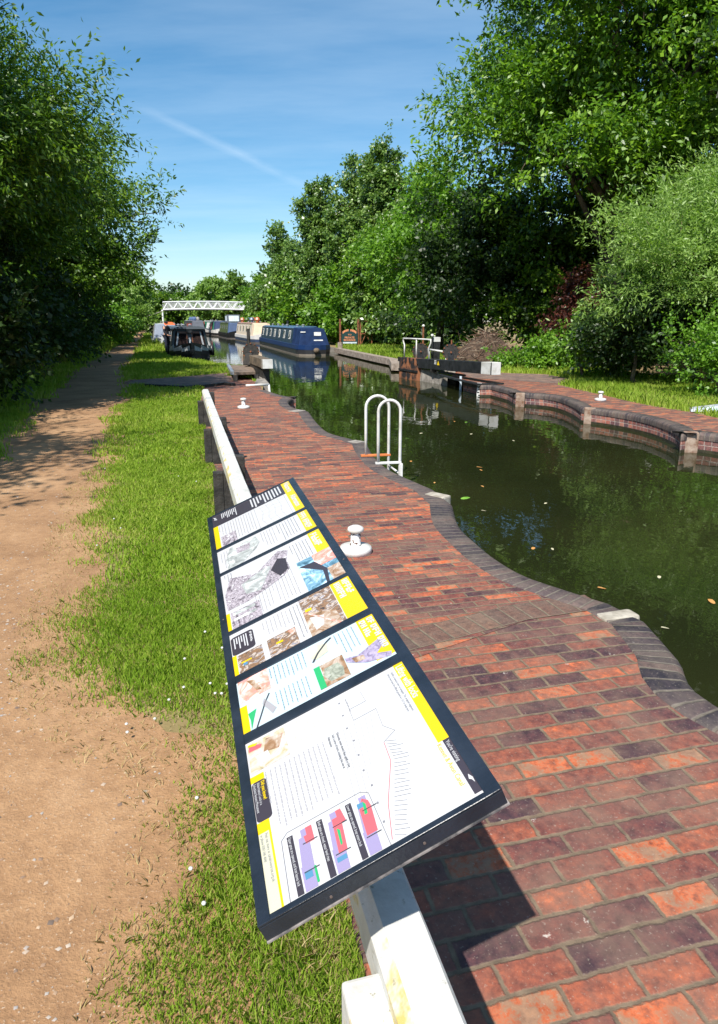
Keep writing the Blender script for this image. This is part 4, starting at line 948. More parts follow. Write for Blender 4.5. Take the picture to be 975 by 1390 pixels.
b = MB(); q0_, q1_ = Vector((*at(334, 526), 0.05)), Vector((*at(365, 524.5), 0.05)); b.tube([q0_, q1_], 0.03, 10); b.tube([q1_, q1_ + Vector((.05, 0, -.5))], 0.03, 10); tag(b.build('bar', M['white'], smooth=True), 'white bar lying on the brick paving near the left lock gate', 'bar')
b = MB(); q = A((346, 523), (350, 513), (358, 514), (366, 523)); b.prism(q, -1.2, 0.05); tag(b.build('quoin_stone', M['conc'], bevel=.02), 'pale sloping stone below the brown beam of the left gate', 'stone block')
# ================================================================ narrowboats
def pnt(name, c, rough=0.35): return mat(name, tuple(x * .85 for x in c), c, 2.5, rough)
def narrowboat(label, p0, p1, hull, cabin, roof, c0=1.2, c1=1.8, n_win=6, win=(0.9, 0.5), winm=None, frame=None, end_m=None, wl=(0.12, 0.10, 0.09), near='stern', cover=2.0, cover_m=None, w=2.08, h_g=0.62, h_c=1.50, band=None, side=-1, extras=None):
    """p0: middle of the near end at the water, p1: direction point / far end"""
    p0 = Vector((p0[0], p0[1], WZ)); p1 = Vector((p1[0], p1[1], WZ)); L = (p1 - p0).length; d = (p1 - p0).normalized()
    t = thing('narrowboat', label, 'narrowboat', p0, math.atan2(d.y, d.x), 'narrowboats moored along the canal')
    hw = w / 2
    # outline of the hull: local x along, y across
    def outl(s_):
        if near == 'stern': ne = [(0.0, -.25), (0.0, .25), (0.12, .6), (0.5, .92), (1.0, 1.0)]
        else: ne = [(0.0, -.04), (0.0, .04), (0.45, .45), (1.1, .80), (2.0, 1.0)]
        right = [(x, -y * hw * s_) for x, y in ne[1:]]; left = [(x, y * hw * s_) for x, y in ne[1:]]
        fe = [(L - 1.6, 1.0), (L - 0.7, .62), (L, .05)]
        return right + [(x, -y * hw * s_) for x, y in fe] + [(x, y * hw * s_) for x, y in reversed(fe)] + list(reversed(left))
    o1 = outl(1.0)
    def zt(x):  # sheer
        z = h_g
        if near == 'bow' and x < 2.2: z += 0.30 * (1 - x / 2.2) ** 1.5
        if x > L - 2.0: z += 0.30 * ((x - (L - 2)) / 2) ** 1.5
        return z
    lev = [(-0.4, 0.90, 2), (0.10, 0.97, 2), (0.11, 0.98, 0), (0.34, 1.0, 0), (0.36, 1.02, 1), (0.40, 1.02, 1), (1.0, 1.0, 1)]
    b = MB(); n_ = len(o1); rows = []
    for zf, s_, m_ in lev:
        o_ = outl(s_); rows.append([(x, y, zf if zf < .99 else zt(x)) for x, y in o_])
    for i, r_ in enumerate(rows): b.v += r_
    for i in range(len(rows) - 1):
        for k in range(n_): b.f.append((i * n_ + k, i * n_ + (k + 1) % n_, (i + 1) * n_ + (k + 1) % n_, (i + 1) * n_ + k)); b.m.append(lev[i + 1][2] if i else 2)
    half = n_ // 2
    for k in range(half - 1): b.f.append(((len(rows) - 1) * n_ + k, (len(rows) - 1) * n_ + k + 1, (len(rows) - 1) * n_ + n_ - 2 - k, (len(rows) - 1) * n_ + n_ - 1 - k)); b.m.append(1)
    b.build('hull', [pnt('hull_black', hull), pnt('hull_upper', band or hull), pnt('waterline', wl, .8)], t)
    # cabin
    x0, x1_ = c0, L - c1; hb, ht = hw * 0.90, hw * 0.74
    b = MB(); b.hexa([(x0, -hb, h_g - .02), (x1_, -hb, h_g - .02), (x1_, hb, h_g - .02), (x0, hb, h_g - .02)], [(x0 + .03, -ht, h_c), (x1_ - .1, -ht, h_c), (x1_ - .1, ht, h_c), (x0 + .03, ht, h_c)])
    cab = b.build('cabin', pnt('cabin_paint', cabin), t)
    b = MB(); b.hexa([(x0 - .03, -ht - .05, h_c), (x1_ - .05, -ht - .05, h_c), (x1_ - .05, ht + .05, h_c), (x0 - .03, ht + .05, h_c)], [(x0 - .03, -ht * .55, h_c + .07), (x1_ - .05, -ht * .55, h_c + .07), (x1_ - .05, ht * .55, h_c + .07), (x0 - .03, ht * .55, h_c + .07)])
    rf = b.build('roof', pnt('roof_paint', roof, .5), t)
    b = MB()
    for s_ in (-1, 1): b.tube([(x0 + .3, s_ * ht * .93, h_c + .085), (x1_ - .5, s_ * ht * .93, h_c + .085)], 0.018, 6)
    build_loose(b, 'grab_rail', pnt('grab_rail', tuple(min(1, x * 1.3) for x in roof)), rf)
    b = MB(); rx = random.Random(len(label))
    for k in range(int(L / 3)): 
        xx = x0 + 1.2 + k * 2.6
        if xx < x1_ - .8: b.lathe((xx, rx.uniform(-.2, .2), h_c + .06), [(0.07, 0), (0.07, 0.10), (0.12, 0.12), (0.02, 0.17)], 10)
    build_loose(b, 'roof_vent', M['silver'], rf)
    ang = math.atan2(hb - ht, h_c - h_g)
    for s_ in (-1, 1):
        if s_ != side and n_win > 0 and L > 0: pass
        for k in range(n_win):
            if s_ != side and k > 1: break
            xx = x0 + (x1_ - x0) * (k + 0.55) / (n_win + .1); zc_ = h_g + (h_c - h_g) * 0.56; yy = s_ * (hb + (ht - hb) * 0.56)
            R_ = Matrix.Rotation(s_ * ang, 3, 'X')
            b = MB(); b.box((xx, yy, zc_), (win[0], 0.03, win[1]), 0, M=R_); f_ = b.build('window', frame or M['silver'], t, bevel=0.006)
            b = MB(); b.box((xx, yy + s_ * 0.006, zc_), (win[0] - .10, 0.03, win[1] - .10), 0, M=R_); b.build('pane', winm or M['glass'], f_)
    if cover > 0:   # canvas cover or raised end
        cm = cover_m or pnt('canvas', cabin, .8)
        b = MB(); k0 = 0.55 if near == 'stern' else 1.35
        b.hexa([(k0, -hb * .99, h_g - .03), (c0 + .02, -hb * .99, h_g - .03), (c0 + .02, hb * .99, h_g - .03), (k0, hb * .99, h_g - .03)],
               [(k0 + .28, -ht * .9, h_c - .02), (c0 + .05, -ht, h_c + .05), (c0 + .05, ht, h_c + .05), (k0 + .28, ht * .9, h_c - .02)])
        b.build('canvas_cover', cm, t, bevel=0.03)
    if near == 'stern':
        b = MB(); b.lathe((-0.16, 0.0, 0.16), [(0.06, 0), (0.15, 0.05), (0.18, 0.15), (0.15, 0.26), (0.06, 0.30)], 14); b.build('fender', mat('rope_fender', (.07, .05, .035), (.2, .15, .1), 20, .95, .6, 60), t, smooth=True)
    else:
        b = MB(); b.lathe((-0.10, 0.0, 0.35), [(0.04, 0), (0.11, 0.05), (0.13, 0.15), (0.10, 0.26), (0.04, 0.30)], 12); b.build('fender', mat('rope_fender', (.05, .04, .03), (.14, .11, .08), 20, .95, .6, 60), t, smooth=True)
    return t, d, dict(hb=hb, ht=ht, x0=x0, x1=x1_, L=L, hg=h_g, hc=h_c, hw=hw)
CW = mat('curtained_glass', (0.04, 0.05, 0.05), (0.62, 0.60, 0.55), 2.2, 0.25, lo=0.48, hi=0.55)
def watpt(px, py): return Vector(at(px, py, WZ))
# blue boat
NR = Vector((-1.52, 40.0)); dv = Vector((-0.262, 0.965)); nv = Vector((dv.y, -dv.x))
c0_ = NR - nv * 1.04
t, d, q = narrowboat('dark blue narrowboat moored on the right, its square blue stern cover towards the camera', c0_, c0_ + dv * 20.5, (0.030, 0.030, 0.034), (0.016, 0.038, 0.065), (0.085, 0.17, 0.28), c0=3.0, n_win=7, win=(0.70, 0.55), winm=CW, frame=M['white'],
    cover_m=mat('blue_canvas', (0.008, 0.020, 0.062), (0.014, 0.034, 0.10), 3, 0.8, .3, spec=.15), band=(0.010, 0.032, 0.11), side=1, wl=(0.20, 0.17, 0.14), h_c=1.56)
b = MB(); b.box((0.72, -.25, 1.25), (0.02, 0.42, 0.22), 0, M=Matrix.Rotation(0.28, 3, 'Y')); b.box((0.64, -.28, .88), (0.02, 0.55, 0.07), 0, M=Matrix.Rotation(0.28, 3, 'Y')); b.box((0.74, .62, 1.36), (0.02, 0.3, 0.06), 0, M=Matrix.Rotation(0.28, 3, 'Y')); build_loose(b, 'nameplate', M['white'], t)
b = MB(); b.tube([(9.5, .1, 1.55), (9.5, .1, 2.0)], 0.07, 10); b.tube([(9.5, .1, 1.95), (9.5, .1, 2.02)], 0.10, 10); b.build('chimney', M['black'], t)
# cream boat
c1_ = c0_ + dv * 22.0 + nv * (-0.1); dv2 = Vector((-0.30, 0.954))
t, d, q = narrowboat('cream narrowboat with tall windows, moored just beyond the dark blue one', c1_, c1_ + dv2 * 15, (0.05, 0.07, 0.13), (0.66, 0.56, 0.44), (0.42, 0.26, 0.20), c0=2.4, n_win=5, win=(0.55, 0.62), winm=M['glass'], frame=M['white'], near='bow', cover_m=pnt('cream_front', (0.70, 0.55, 0.40), .6), band=(0.62, 0.60, 0.58), side=1, h_c=1.75)
b = MB()
for k in range(7): b.lathe((3.0 + k * 1.7, .2 * (-1) ** k, 1.8), [(0.12, 0), (0.16, .18), (0.26, .30), (0.18, .48), (.05, .55)], 8, k % 3)
build_loose(b, 'roof_planter', [pnt('terracotta', (0.5, 0.16, 0.07)), L_BUSH, pnt('planter', (0.08, 0.12, 0.2))], t)
# green boat with wheelhouse
c2_ = c1_ + dv2 * 16.5 + Vector((-0.3, 0))
t, d, q = narrowboat('olive green narrowboat with a glazed grey wheelhouse, beyond the cream boat', c2_, c2_ + dv2 * 13, (0.012, 0.012, 0.014), (0.075, 0.11, 0.035), (0.10, 0.12, 0.06), c0=2.2, n_win=4, win=(0.5, 0.35), side=1, near='bow', cover_m=pnt('blue_tarp', (0.06, 0.10, 0.2), .7), h_c=1.75)
b = MB(); b.hexa([(3.2, -.8, 1.75), (5.4, -.8, 1.75), (5.4, .8, 1.75), (3.2, .8, 1.75)], [(3.4, -.7, 2.7), (5.3, -.7, 2.7), (5.3, .7, 2.7), (3.4, .7, 2.7)]); wh = b.build('wheelhouse', pnt('wheelhouse_grey', (0.10, 0.11, 0.13)), t)
b = MB(); b.box((3.26, 0, 2.25), (.03, 1.15, .65), 0, M=Matrix.Rotation(.2, 3, 'Y')); b.box((4.35, .775, 2.25), (1.5, .03, .6)); build_loose(b, 'wheelhouse_window', M['bluewhite'], wh)
# dark boat with green and white cabin
c3_ = Vector(atd(304, 451, 92).xy)
t, d, q = narrowboat('black bowed narrowboat with a white foredeck and green and white cabin', c3_, c3_ + Vector((-0.36, 0.93)) * 15, (0.015, 0.014, 0.016), (0.03, 0.22, 0.13), (0.5, 0.5, 0.46), c0=2.6, n_win=3, side=1, near='bow', cover_m=pnt('dark_blue_tarp', (0.03, 0.05, 0.12), .7), band=(0.6, 0.58, 0.55), h_c=1.9, h_g=0.75)
b = MB(); b.box((7, .98, 1.3), (2.6, .06, .9), 0, M=Matrix.Rotation(.25, 3, 'X')); b.build('white_panel', M['white'], t)
b = MB(); b.box((4.4, .98, 1.3), (1.4, .06, .9), 0, M=Matrix.Rotation(.25, 3, 'X')); b.build('red_panel', pnt('faded_red', (0.5, 0.12, 0.10)), t)
c4_ = Vector(atd(272, 449, 99).xy)
t, d, q = narrowboat('dark grey narrowboat with red cabin corners under the middle of the white footbridge', c4_, c4_ + Vector((-0.36, 0.93)) * 14, (0.03, 0.03, 0.035), (0.07, 0.075, 0.09), (0.2, 0.21, 0.23), c0=2.4, n_win=2, side=1, near='bow', cover_m=pnt('grey_tarp', (0.12, 0.13, 0.16), .7), h_c=1.95)
b = MB(); b.box((2.3, -.85, 1.35), (.5, .25, 1.0)); b.box((2.3, 1.25, 1.1), (3.0, .3, 1.0)); build_loose(b, 'red_board', pnt('brick_red', (0.42, 0.09, 0.06)), t)
b = MB()
for k in range(6): b.lathe((3 + k * 1.2, .3 * (-1) ** k, 1.98), [(0.2, 0), (0.3, .2), (0.25, .45), (.05, .6)], 7, k % 2)
build_loose(b, 'roof_drum', [pnt('blue_drums', (0.10, 0.15, 0.28)), pnt('grey_bags', (0.35, 0.33, 0.3))], t)
c5_ = Vector((-14.15, 50.0))
t, d, q = narrowboat('pale boat with orange canvas on its roof behind the standing person', c5_, c5_ + Vector((-0.30, 0.954)) * 14, (0.10, 0.14, 0.20), (0.60, 0.58, 0.50), (0.62, 0.58, 0.46), c0=2.4, n_win=3, side=1, near='bow', cover_m=pnt('grey_blue_canvas', (0.26, 0.30, 0.38), .7), h_c=1.75, band=(0.5, 0.52, 0.55))
b = MB(); b.hexa([(1.6, -.75, 1.70), (3.2, -.75, 1.80), (3.2, .1, 1.80), (1.6, .1, 1.70)], [(1.8, -.55, 1.86), (3.0, -.55, 1.92), (3.0, 0, 1.92), (1.8, 0, 1.86)]); b.build('orange_canvas', pnt('orange_canvas', (0.80, 0.14, 0.03), .8), t, bevel=.05)
# near left boat, bow towards us
dL = Vector((-0.30, 0.954)); nL = Vector((dL.y, -dL.x))
cL = Vector(atd(262, 487, 33.6).xy)
DGn = pnt('very_dark_green', (0.010, 0.018, 0.017))
t, d, q = narrowboat('black narrowboat moored at the left bank with its bow and glazed front towards the camera', cL, cL + dL * 16, (0.014, 0.015, 0.016), (0.012, 0.020, 0.020), (0.07, 0.09, 0.11), c0=2.6, n_win=4, side=-1, near='bow', cover=0, h_c=1.60, h_g=0.66, band=(0.010, 0.016, 0.018))
hb, ht = 0.94, 0.80
cf = MB(); 
def cfp(y, z): return (1.55 + 0.16 * (z - .66), y, z)
zb_, zt_ = 0.66, 1.62
def slab(b, pts, t_, m=0):
    b.hexa([(x + t_, y, z) for x, y, z in pts], [(x, y, z) for x, y, z in pts], m)
slab(cf, [cfp(-hb, zb_), cfp(hb, zb_), cfp(hb, zb_ + .10), cfp(-hb, zb_ + .10)], .06)
slab(cf, [cfp(-ht, zt_ - .13), cfp(ht, zt_ - .13), cfp(ht, zt_), cfp(-ht, zt_)], .06)
slab(cf, [cfp(-hb, zb_ + .10), cfp(-hb + .13, zb_ + .10), cfp(-ht + .11, zt_ - .13), cfp(-ht, zt_ - .13)], .06)
slab(cf, [cfp(hb - .13, zb_ + .10), cfp(hb, zb_ + .10), cfp(ht, zt_ - .13), cfp(ht - .11, zt_ - .13)], .06)
slab(cf, [cfp(-.10, zb_ + .10), cfp(.10, zb_ + .10), cfp(.09, zt_ - .13), cfp(-.09, zt_ - .13)], .06)
cfo = cf.build('cratch_board', DGn, t)
wd = MB(); wood = mat('varnished_wood', (0.10, 0.03, 0.012), (0.26, 0.09, 0.03), 9, .4); curt = mat('dark_curtain', (0.006, 0.006, 0.01), (0.04, 0.025, 0.02), 14, .9, spec=.1)
for s_ in (-1, 1):
    a0_, a1_ = s_ * .10, s_ * (hb - .14)
    slab(wd, [cfp(min(a0_, a1_), zb_ + .10), cfp(max(a0_, a1_), zb_ + .10), cfp(max(s_ * .09, s_ * (ht - .12)), zt_ - .13), cfp(min(s_ * .09, s_ * (ht - .12)), zt_ - .13)], .03, 0)
for v_ in range(len(wd.v)): wd.v[v_] = (wd.v[v_][0] + .03, wd.v[v_][1], wd.v[v_][2])
build_loose(wd, 'front_window', curt, cfo)
wd = MB()
for s_ in (-1, 1):
    for f0, f1, m in ((.0, .12, 0), (.80, .93, 1)):
        ya, yb = s_ * (.10 + .66 * f0), s_ * (.10 + .66 * f1); ya2, yb2 = s_ * (.09 + .53 * f0), s_ * (.09 + .53 * f1)
        slab(wd, [cfp(min(ya, yb), zb_ + .12), cfp(max(ya, yb), zb_ + .12), cfp(max(ya2, yb2), zt_ - .16), cfp(min(ya2, yb2), zt_ - .16)], .015, m)
    slab(wd, [cfp(min(s_ * .12, s_ * .62), zt_ - .24), cfp(max(s_ * .12, s_ * .62), zt_ - .24), cfp(max(s_ * .12, s_ * .6), zt_ - .14), cfp(min(s_ * .12, s_ * .6), zt_ - .14)], .012, 0)
build_loose(wd, 'window_trim', [wood, M['silver']], cfo)
b = MB(); b.tube([(1.50, 0, 1.55), (1.62, 0, 1.55)], 0.16, 18); b.tube([(1.49, 0, 1.55), (1.50, 0, 1.55)], 0.11, 18); b.build('headlamp', [M['black']], t)
b = MB(); b.hexa([(1.45, -1.04, 1.60), (2.7, -.95, 1.60), (2.7, .95, 1.60), (1.45, 1.04, 1.60)], [(1.5, -.5, 1.74), (2.7, -.5, 1.72), (2.7, .5, 1.72), (1.5, .5, 1.74)]); b.build('front_canopy', pnt('slate_canvas', (0.045, 0.06, 0.075), .7), t)
b = MB(); b.hexa([(1.6, -.93, .62), (2.65, -.93, .62), (2.65, .93, .62), (1.6, .93, .62)], [(1.75, -.79, 1.60), (2.65, -.79, 1.60), (2.65, .79, 1.60), (1.75, .79, 1.60)]); b.build('fore_cabin', curt, t)
b = MB(); b.tube([(1.47, -.02, .98), (1.47, .02, 1.16)], .05, 8); b.tube([(1.46, 0, .86), (1.46, 0, .98)], .035, 8); b.build('lamp', M['bluewhite'], t)
b = MB()
for s_ in (-1, 1):
    fp = [(0.06, .13), (.43, .50), (1.05, .87), (1.75, 1.05)]
    for k_ in range(3):
        (xa, ya), (xb, yb) = fp[k_], fp[k_ + 1]; b.hexa([(xa, s_ * ya, .58), (xb, s_ * yb, .50), (xb + .04, s_ * (yb - .04), .50), (xa + .04, s_ * (ya - .04), .58)], [(xa, s_ * ya, .82), (xb, s_ * yb, .64), (xb + .04, s_ * (yb - .04), .64), (xa + .04, s_ * (ya - .04), .82)])
build_loose(b, 'bow_flash', mat('grey_white_flash', (.36, .38, .38), (.6, .62, .62), 8, .5), t)
b = MB(); b.tube([(1.9, -1.12, .75), (1.9, -1.14, .25)], [.11, .11], 12); b.tube([(2.3, 1.12, .75), (2.3, 1.14, .25)], .10, 12); build_loose(b, 'side_fender', M['black'], t, smooth=True)

# ================================================================ person beside the boat
def skin_body(name, V, E_, R_, mt, parent=None, sub=2):
    me = bpy.data.meshes.new(name); me.from_pydata(V, E_, []); o = bpy.data.objects.new(name, me); COL.objects.link(o)
    md = o.modifiers.new('s', 'SKIN'); md.use_smooth_shade = True
    for i, r_ in enumerate(R_): me.skin_vertices[0].data[i].radius = (r_, r_) if not isinstance(r_, tuple) else r_
    me.skin_vertices[0].data[0].use_root = True
    o.modifiers.new('b', 'SUBSURF').levels = sub
    bpy.context.view_layer.update(); dg = bpy.context.evaluated_depsgraph_get()
    m2 = bpy.data.meshes.new_from_object(o.evaluated_get(dg)); bpy.data.objects.remove(o)
    m2.materials.clear(); m2.materials.append(mt)
    for p_ in m2.polygons: p_.material_index = 0
    return link(name, m2, parent)
pp = Vector((*at(227.5, 478, 0), 0)); 
per = thing('person', 'person in a dark hooded top and jeans standing beside the black narrowboat', 'person', pp, math.radians(-20))
Vb = [(0, 0, .93), (0, 0, 1.10), (0.02, 0, 1.32), (0.03, 0, 1.42), (0.05, 0, 1.50),   # pelvis, waist, chest, neck base, neck
      (0.02, .17, 1.36), (0.10, .26, 1.14), (0.32, .24, 1.10), (0.02, -.17, 1.36), (0.06, -.27, 1.12), (0.24, -.24, 0.94),
      (0, .095, .86), (0.02, .11, .48), (-.02, .12, .09), (0, -.095, .86), (0.04, -.11, .48), (0.03, -.12, .09), (.14, .13, .04), (.19, -.13, .04),
      (.40, .24, 1.11), (.32, -.23, .92)]
Eb = [(0, 1), (1, 2), (2, 3), (3, 4), (2, 5), (5, 6), (6, 7), (2, 8), (8, 9), (9, 10), (0, 11), (11, 12), (12, 13), (0, 14), (14, 15), (15, 16), (13, 17), (16, 18), (7, 19), (10, 20)]
Rb = [(.14, .12), (.14, .11), (.16, .12), .075, .055, .06, .048, .036, .06, .048, .036, .095, .062, .045, .095, .062, .045, .04, .04, .03, .03]
skin_m = mat('skin', (.42, .23, .16), None, rough=.6)
body = skin_body('body', Vb, Eb, Rb, skin_m, per)
cl = pnt('dark_hoodie', (0.012, 0.013, 0.022), .9); jn = pnt('dark_jeans', (0.016, 0.022, 0.045), .9)
skin_body('hooded_top', [Vb[i] for i in (1, 2, 3, 5, 6, 7, 8, 9, 10)] + [(0, 0, .92)], [(0, 1), (1, 2), (1, 3), (3, 4), (4, 5), (1, 6), (6, 7), (7, 8), (0, 9)], [(.165, .13), (.185, .14), .09, .08, .064, .052, .08, .064, .052, (.165, .14)], cl, per)
skin_body('jeans', [Vb[0], Vb[11], Vb[12], (-.02, .12, .10), Vb[14], Vb[15], (.03, -.12, .10)], [(0, 1), (1, 2), (2, 3), (0, 4), (4, 5), (5, 6)], [(.155, .13), .108, .078, .066, .108, .078, .066], jn, per)
b = MB(); b.box((.06, .12, .04), (.27, .10, .08)); b.box((.10, -.12, .04), (.27, .10, .08)); build_loose(b, 'shoe', M['black'], per, bevel=.03)
hm_ = skin_body('head', [(0.05, 0, 1.52), (.06, 0, 1.58), (.06, 0, 1.64)], [(0, 1), (1, 2)], [.075, .088, .075], skin_m, per)
b = MB(); b.tube([(.135, 0, 1.585), (.165, 0, 1.57)], [.018, .012], 8); b.build('nose', skin_m, hm_)
b = MB(); b.tube([(.138, .03, 1.605), (.146, .03, 1.605)], .011, 8); b.tube([(.138, -.03, 1.605), (.146, -.03, 1.605)], .011, 8); build_loose(b, 'eye', M['black'], hm_)
b = MB(); b.lathe((.035, 0, 1.585), [(.098, -.02), (.102, .03), (.09, .075), (.055, .11), (.01, .12)], 16); b.build('hair', pnt('dark_hair', (.015, .011, .008), .8), per, smooth=True)
for s_, (wx, wy, wz) in ((1, (.40, .24, 1.11)), (-1, (.32, -.23, .92))):
    b = MB(); b.hexa([(wx, wy - .035, wz - .015), (wx + .09, wy - .04, wz - .02), (wx + .09, wy + .04, wz - .02), (wx, wy + .035, wz - .015)], [(wx, wy - .035, wz + .012), (wx + .09, wy - .04, wz + .008), (wx + .09, wy + .04, wz + .008), (wx, wy + .035, wz + .012)])
    for k in range(4): 
        y_ = wy - .032 + k * .021; l_ = (.06, .075, .07, .055)[k]; b.tube([(wx + .085, y_, wz - .005), (wx + .085 + l_ * .6, y_, wz - .012), (wx + .085 + l_, y_, wz - .035)], [.010, .009, .007], 6)
    b.tube([(wx + .02, wy - s_ * .03, wz), (wx + .055, wy - s_ * .065, wz - .01), (wx + .08, wy - s_ * .07, wz - .02)], [.012, .010, .008], 6)
    b.build('hand', skin_m, per)

# ================================================================ footbridge
wl_ = atd(222, 421, 92); s_span = 13.2
BRW = mat('bridge_white', (0.78, 0.78, 0.78), (0.86, 0.86, 0.86), 2, 0.5)
fbr = thing('footbridge', 'white steel truss footbridge arching over the canal in the distance', 'footbridge')
A0 = Vector((wl_.x, 92, 0))
def fz(t_): return 0.12 * (1 - (2 * t_ - 1) ** 2) * 1.0
zb0 = H + 1.42; Ht = 0.98
xr_ = at_y(327, 92)
CNb = Vector((CN.x, CN.y, 0))
# span so that the far end falls behind the right bank trees
s_span = 11.9
def bp3(t_, z, off=0): p_ = A0 + CNb * (s_span * t_) + CD * off; return Vector((p_.x, p_.y, zb0 + fz(t_) + z))
N_ = 9
for off in (0, 1.6):
    b = MB()
    for z, r_ in ((0, .09), (Ht, .075)): b.tube([bp3(k / 18, z, off) for k in range(19)], r_, 6)
    tr = b.build('truss', BRW, fbr)
    b = MB()
    for k in range(N_):
        t0_, t1_, tm = k / N_, (k + 1) / N_, (k + .5) / N_
        b.tube([bp3(t0_, 0, off), bp3(tm, Ht, off)], .055, 5); b.tube([bp3(tm, Ht, off), bp3(t1_, 0, off)], .055, 5)
    build_loose(b, 'diagonal_bar', BRW, tr)
    b = MB()
    for k in range(110): b.tube([bp3(k / 109, 0, off), bp3(k / 109, Ht * .93, off)], .012, 4, cap=False)
    b.build('parapet_mesh', BRW, tr)
b = MB()
for k in range(18):
    a_, c_ = k / 18, (k + 1) / 18
    b.hexa([bp3(a_, -.16, -.05), bp3(c_, -.16, -.05), bp3(c_, -.16, 1.65), bp3(a_, -.16, 1.65)], [bp3(a_, -.095, -.05), bp3(c_, -.095, -.05), bp3(c_, -.095, 1.65), bp3(a_, -.095, 1.65)])
b.build('deck', M['tarred'], fbr)
b = MB()
for t_ in (-0.01, 1.01):
    for off in (0.1, 1.5): p_ = bp3(t_, 0, off); b.tube([(p_.x, p_.y, -.5), (p_.x, p_.y, p_.z)], .12, 8)
build_loose(b, 'support_column', BRW, fbr)
for s_ in (-1, 1):  # approach ramps
    b = MB(); t_ = 0 if s_ < 0 else 1; p0_ = bp3(t_, -.1, 0); p1_ = bp3(t_, -.1, 1.6); e_ = CNb * (s_ * 9)
    b.hexa([p0_ - Vector((0, 0, .1)), p0_ + e_ - Vector((0, 0, p0_.z + .1)), p1_ + e_ - Vector((0, 0, p1_.z + .1)), p1_ - Vector((0, 0, .1))], [p0_, p0_ + e_ - Vector((0, 0, p0_.z - .05)), p1_ + e_ - Vector((0, 0, p1_.z - .05)), p1_]); b.build('ramp', M['conc'], fbr)

# ================================================================ sign and iron frame on the right bank
y_s = 43.5
sx0, sx1 = atd(463, 470, y_s).x, atd(486.5, 470, y_s).x
sg = thing('mooring_sign', 'dark green moorings sign with orange lettering between rusty posts on the right bank', 'sign', ((sx0 + sx1) / 2, y_s, 0), math.radians(6))
hw_ = (sx1 - sx0) / 2
def sz(py): return atd(475, py, y_s).z
def sgx(px): return atd(px, 460, y_s).x - (sx0 + sx1) / 2
bd = MB()
prof = [(-hw_ * .93, sz(466))] + [(hw_ * .93, sz(466)), (hw_ * .93, sz(452))] + [(hw_ * .93 * math.cos(a_), sz(452) + (sz(447) - sz(452)) * math.sin(a_)) for a_ in np.linspace(0.2, PI - .2, 9)] + [(-hw_ * .93, sz(452))]
bd.hexa([(x, 0.03, z) for x, z in prof], [(x, -0.03, z) for x, z in prof]); bd.f = [tuple(reversed(f_)) for f_ in bd.f]
bdo = bd.build('board', pnt('sign_green', (0.016, 0.050, 0.052), .4), sg)
OR = pnt('sign_orange', (0.80, 0.30, 0.14), .5); tx = MB()
def sign_text(t_, w_, z, hgt):
    V, Fc = text_mesh('s', t_, 1.0, None, align='CENTER', bold=.02); xs_ = [v[0] for v in V]; ys_ = [v[1] for v in V]; sx_ = w_ / (max(xs_) - min(xs_)); sy_ = hgt / (max(ys_) - min(ys_)); mx_ = (max(xs_) + min(xs_)) / 2
    tl = MB(); tl.add([((v[0] - mx_) * sx_, -0.036, z + (v[1] - min(ys_)) * sy_) for v in V], Fc); tl.build('lettering', OR, bdo)
sign_text('TO', .24, sz(455.3), .09); sign_text('PRIVATE', hw_ * 1.12, sz(459.6), .13); sign_text('MOORINGS', hw_ * 1.34, sz(463), .13)
for k in range(11):
    if k == 5: continue
    a_ = PI - .42 - (PI - .84) * k / 10; cx_ = hw_ * .80 * math.cos(a_); cz_ = sz(453.5) + (sz(448.3) - sz(453.5)) * math.sin(a_); w_ = hw_ * .10
    tx.quad([(cx_ - w_ * .8, -.036, cz_ - .06), (cx_ + w_ * .3, -.036, cz_ - .06), (cx_ + w_ * .6, -.036, cz_ + .07), (cx_ - w_ * .8, -.036, cz_ + .07)])
tx.build('lettering', OR, bdo)
b = MB(); b.box((0.02, -.036, sz(465.2)), (hw_ * 1.6, .02, .09)); b.build('white_strip', M['bluewhite'], bdo)
for px in (462, 486.5):
    b = MB(); zt_ = sz(433); b.box((sgx(px), 0.08, zt_ / 2), (0.11, 0.11, zt_)); b.build('post', M['rust'], sg)
ifr = thing('iron_frame', 'rusty iron frame with crossed bars beside the moorings sign', 'frame', ((sx0 + sx1) / 2, y_s, 0), math.radians(6))
b = MB(); fx0, fx1 = sgx(489.5), sgx(505); z0_, z1_ = 0.05, sz(436)
b.box(((fx0), 0, (sz(430)) / 2), (.09, .09, sz(430))); b.box(((fx1), 0, z1_ / 2), (.06, .06, z1_)); b.box(((fx0 + fx1) / 2, 0, z1_), (fx1 - fx0, .05, .05)); b.box(((fx0 + fx1) / 2, 0, sz(453)), (fx1 - fx0, .05, .05)); b.box(((fx0 + fx1) / 2, 0, z0_ + .05), (fx1 - fx0, .05, .05))
b.build('frame', M['rust'], ifr)
b = MB(); b.tube([(fx0, 0, z1_), (fx1, 0, .1)], .03, 6); b.tube([(fx1, 0.03, z1_), (fx0, .03, .1)], .03, 6); build_loose(b, 'cross_bar', M['rust'], ifr)
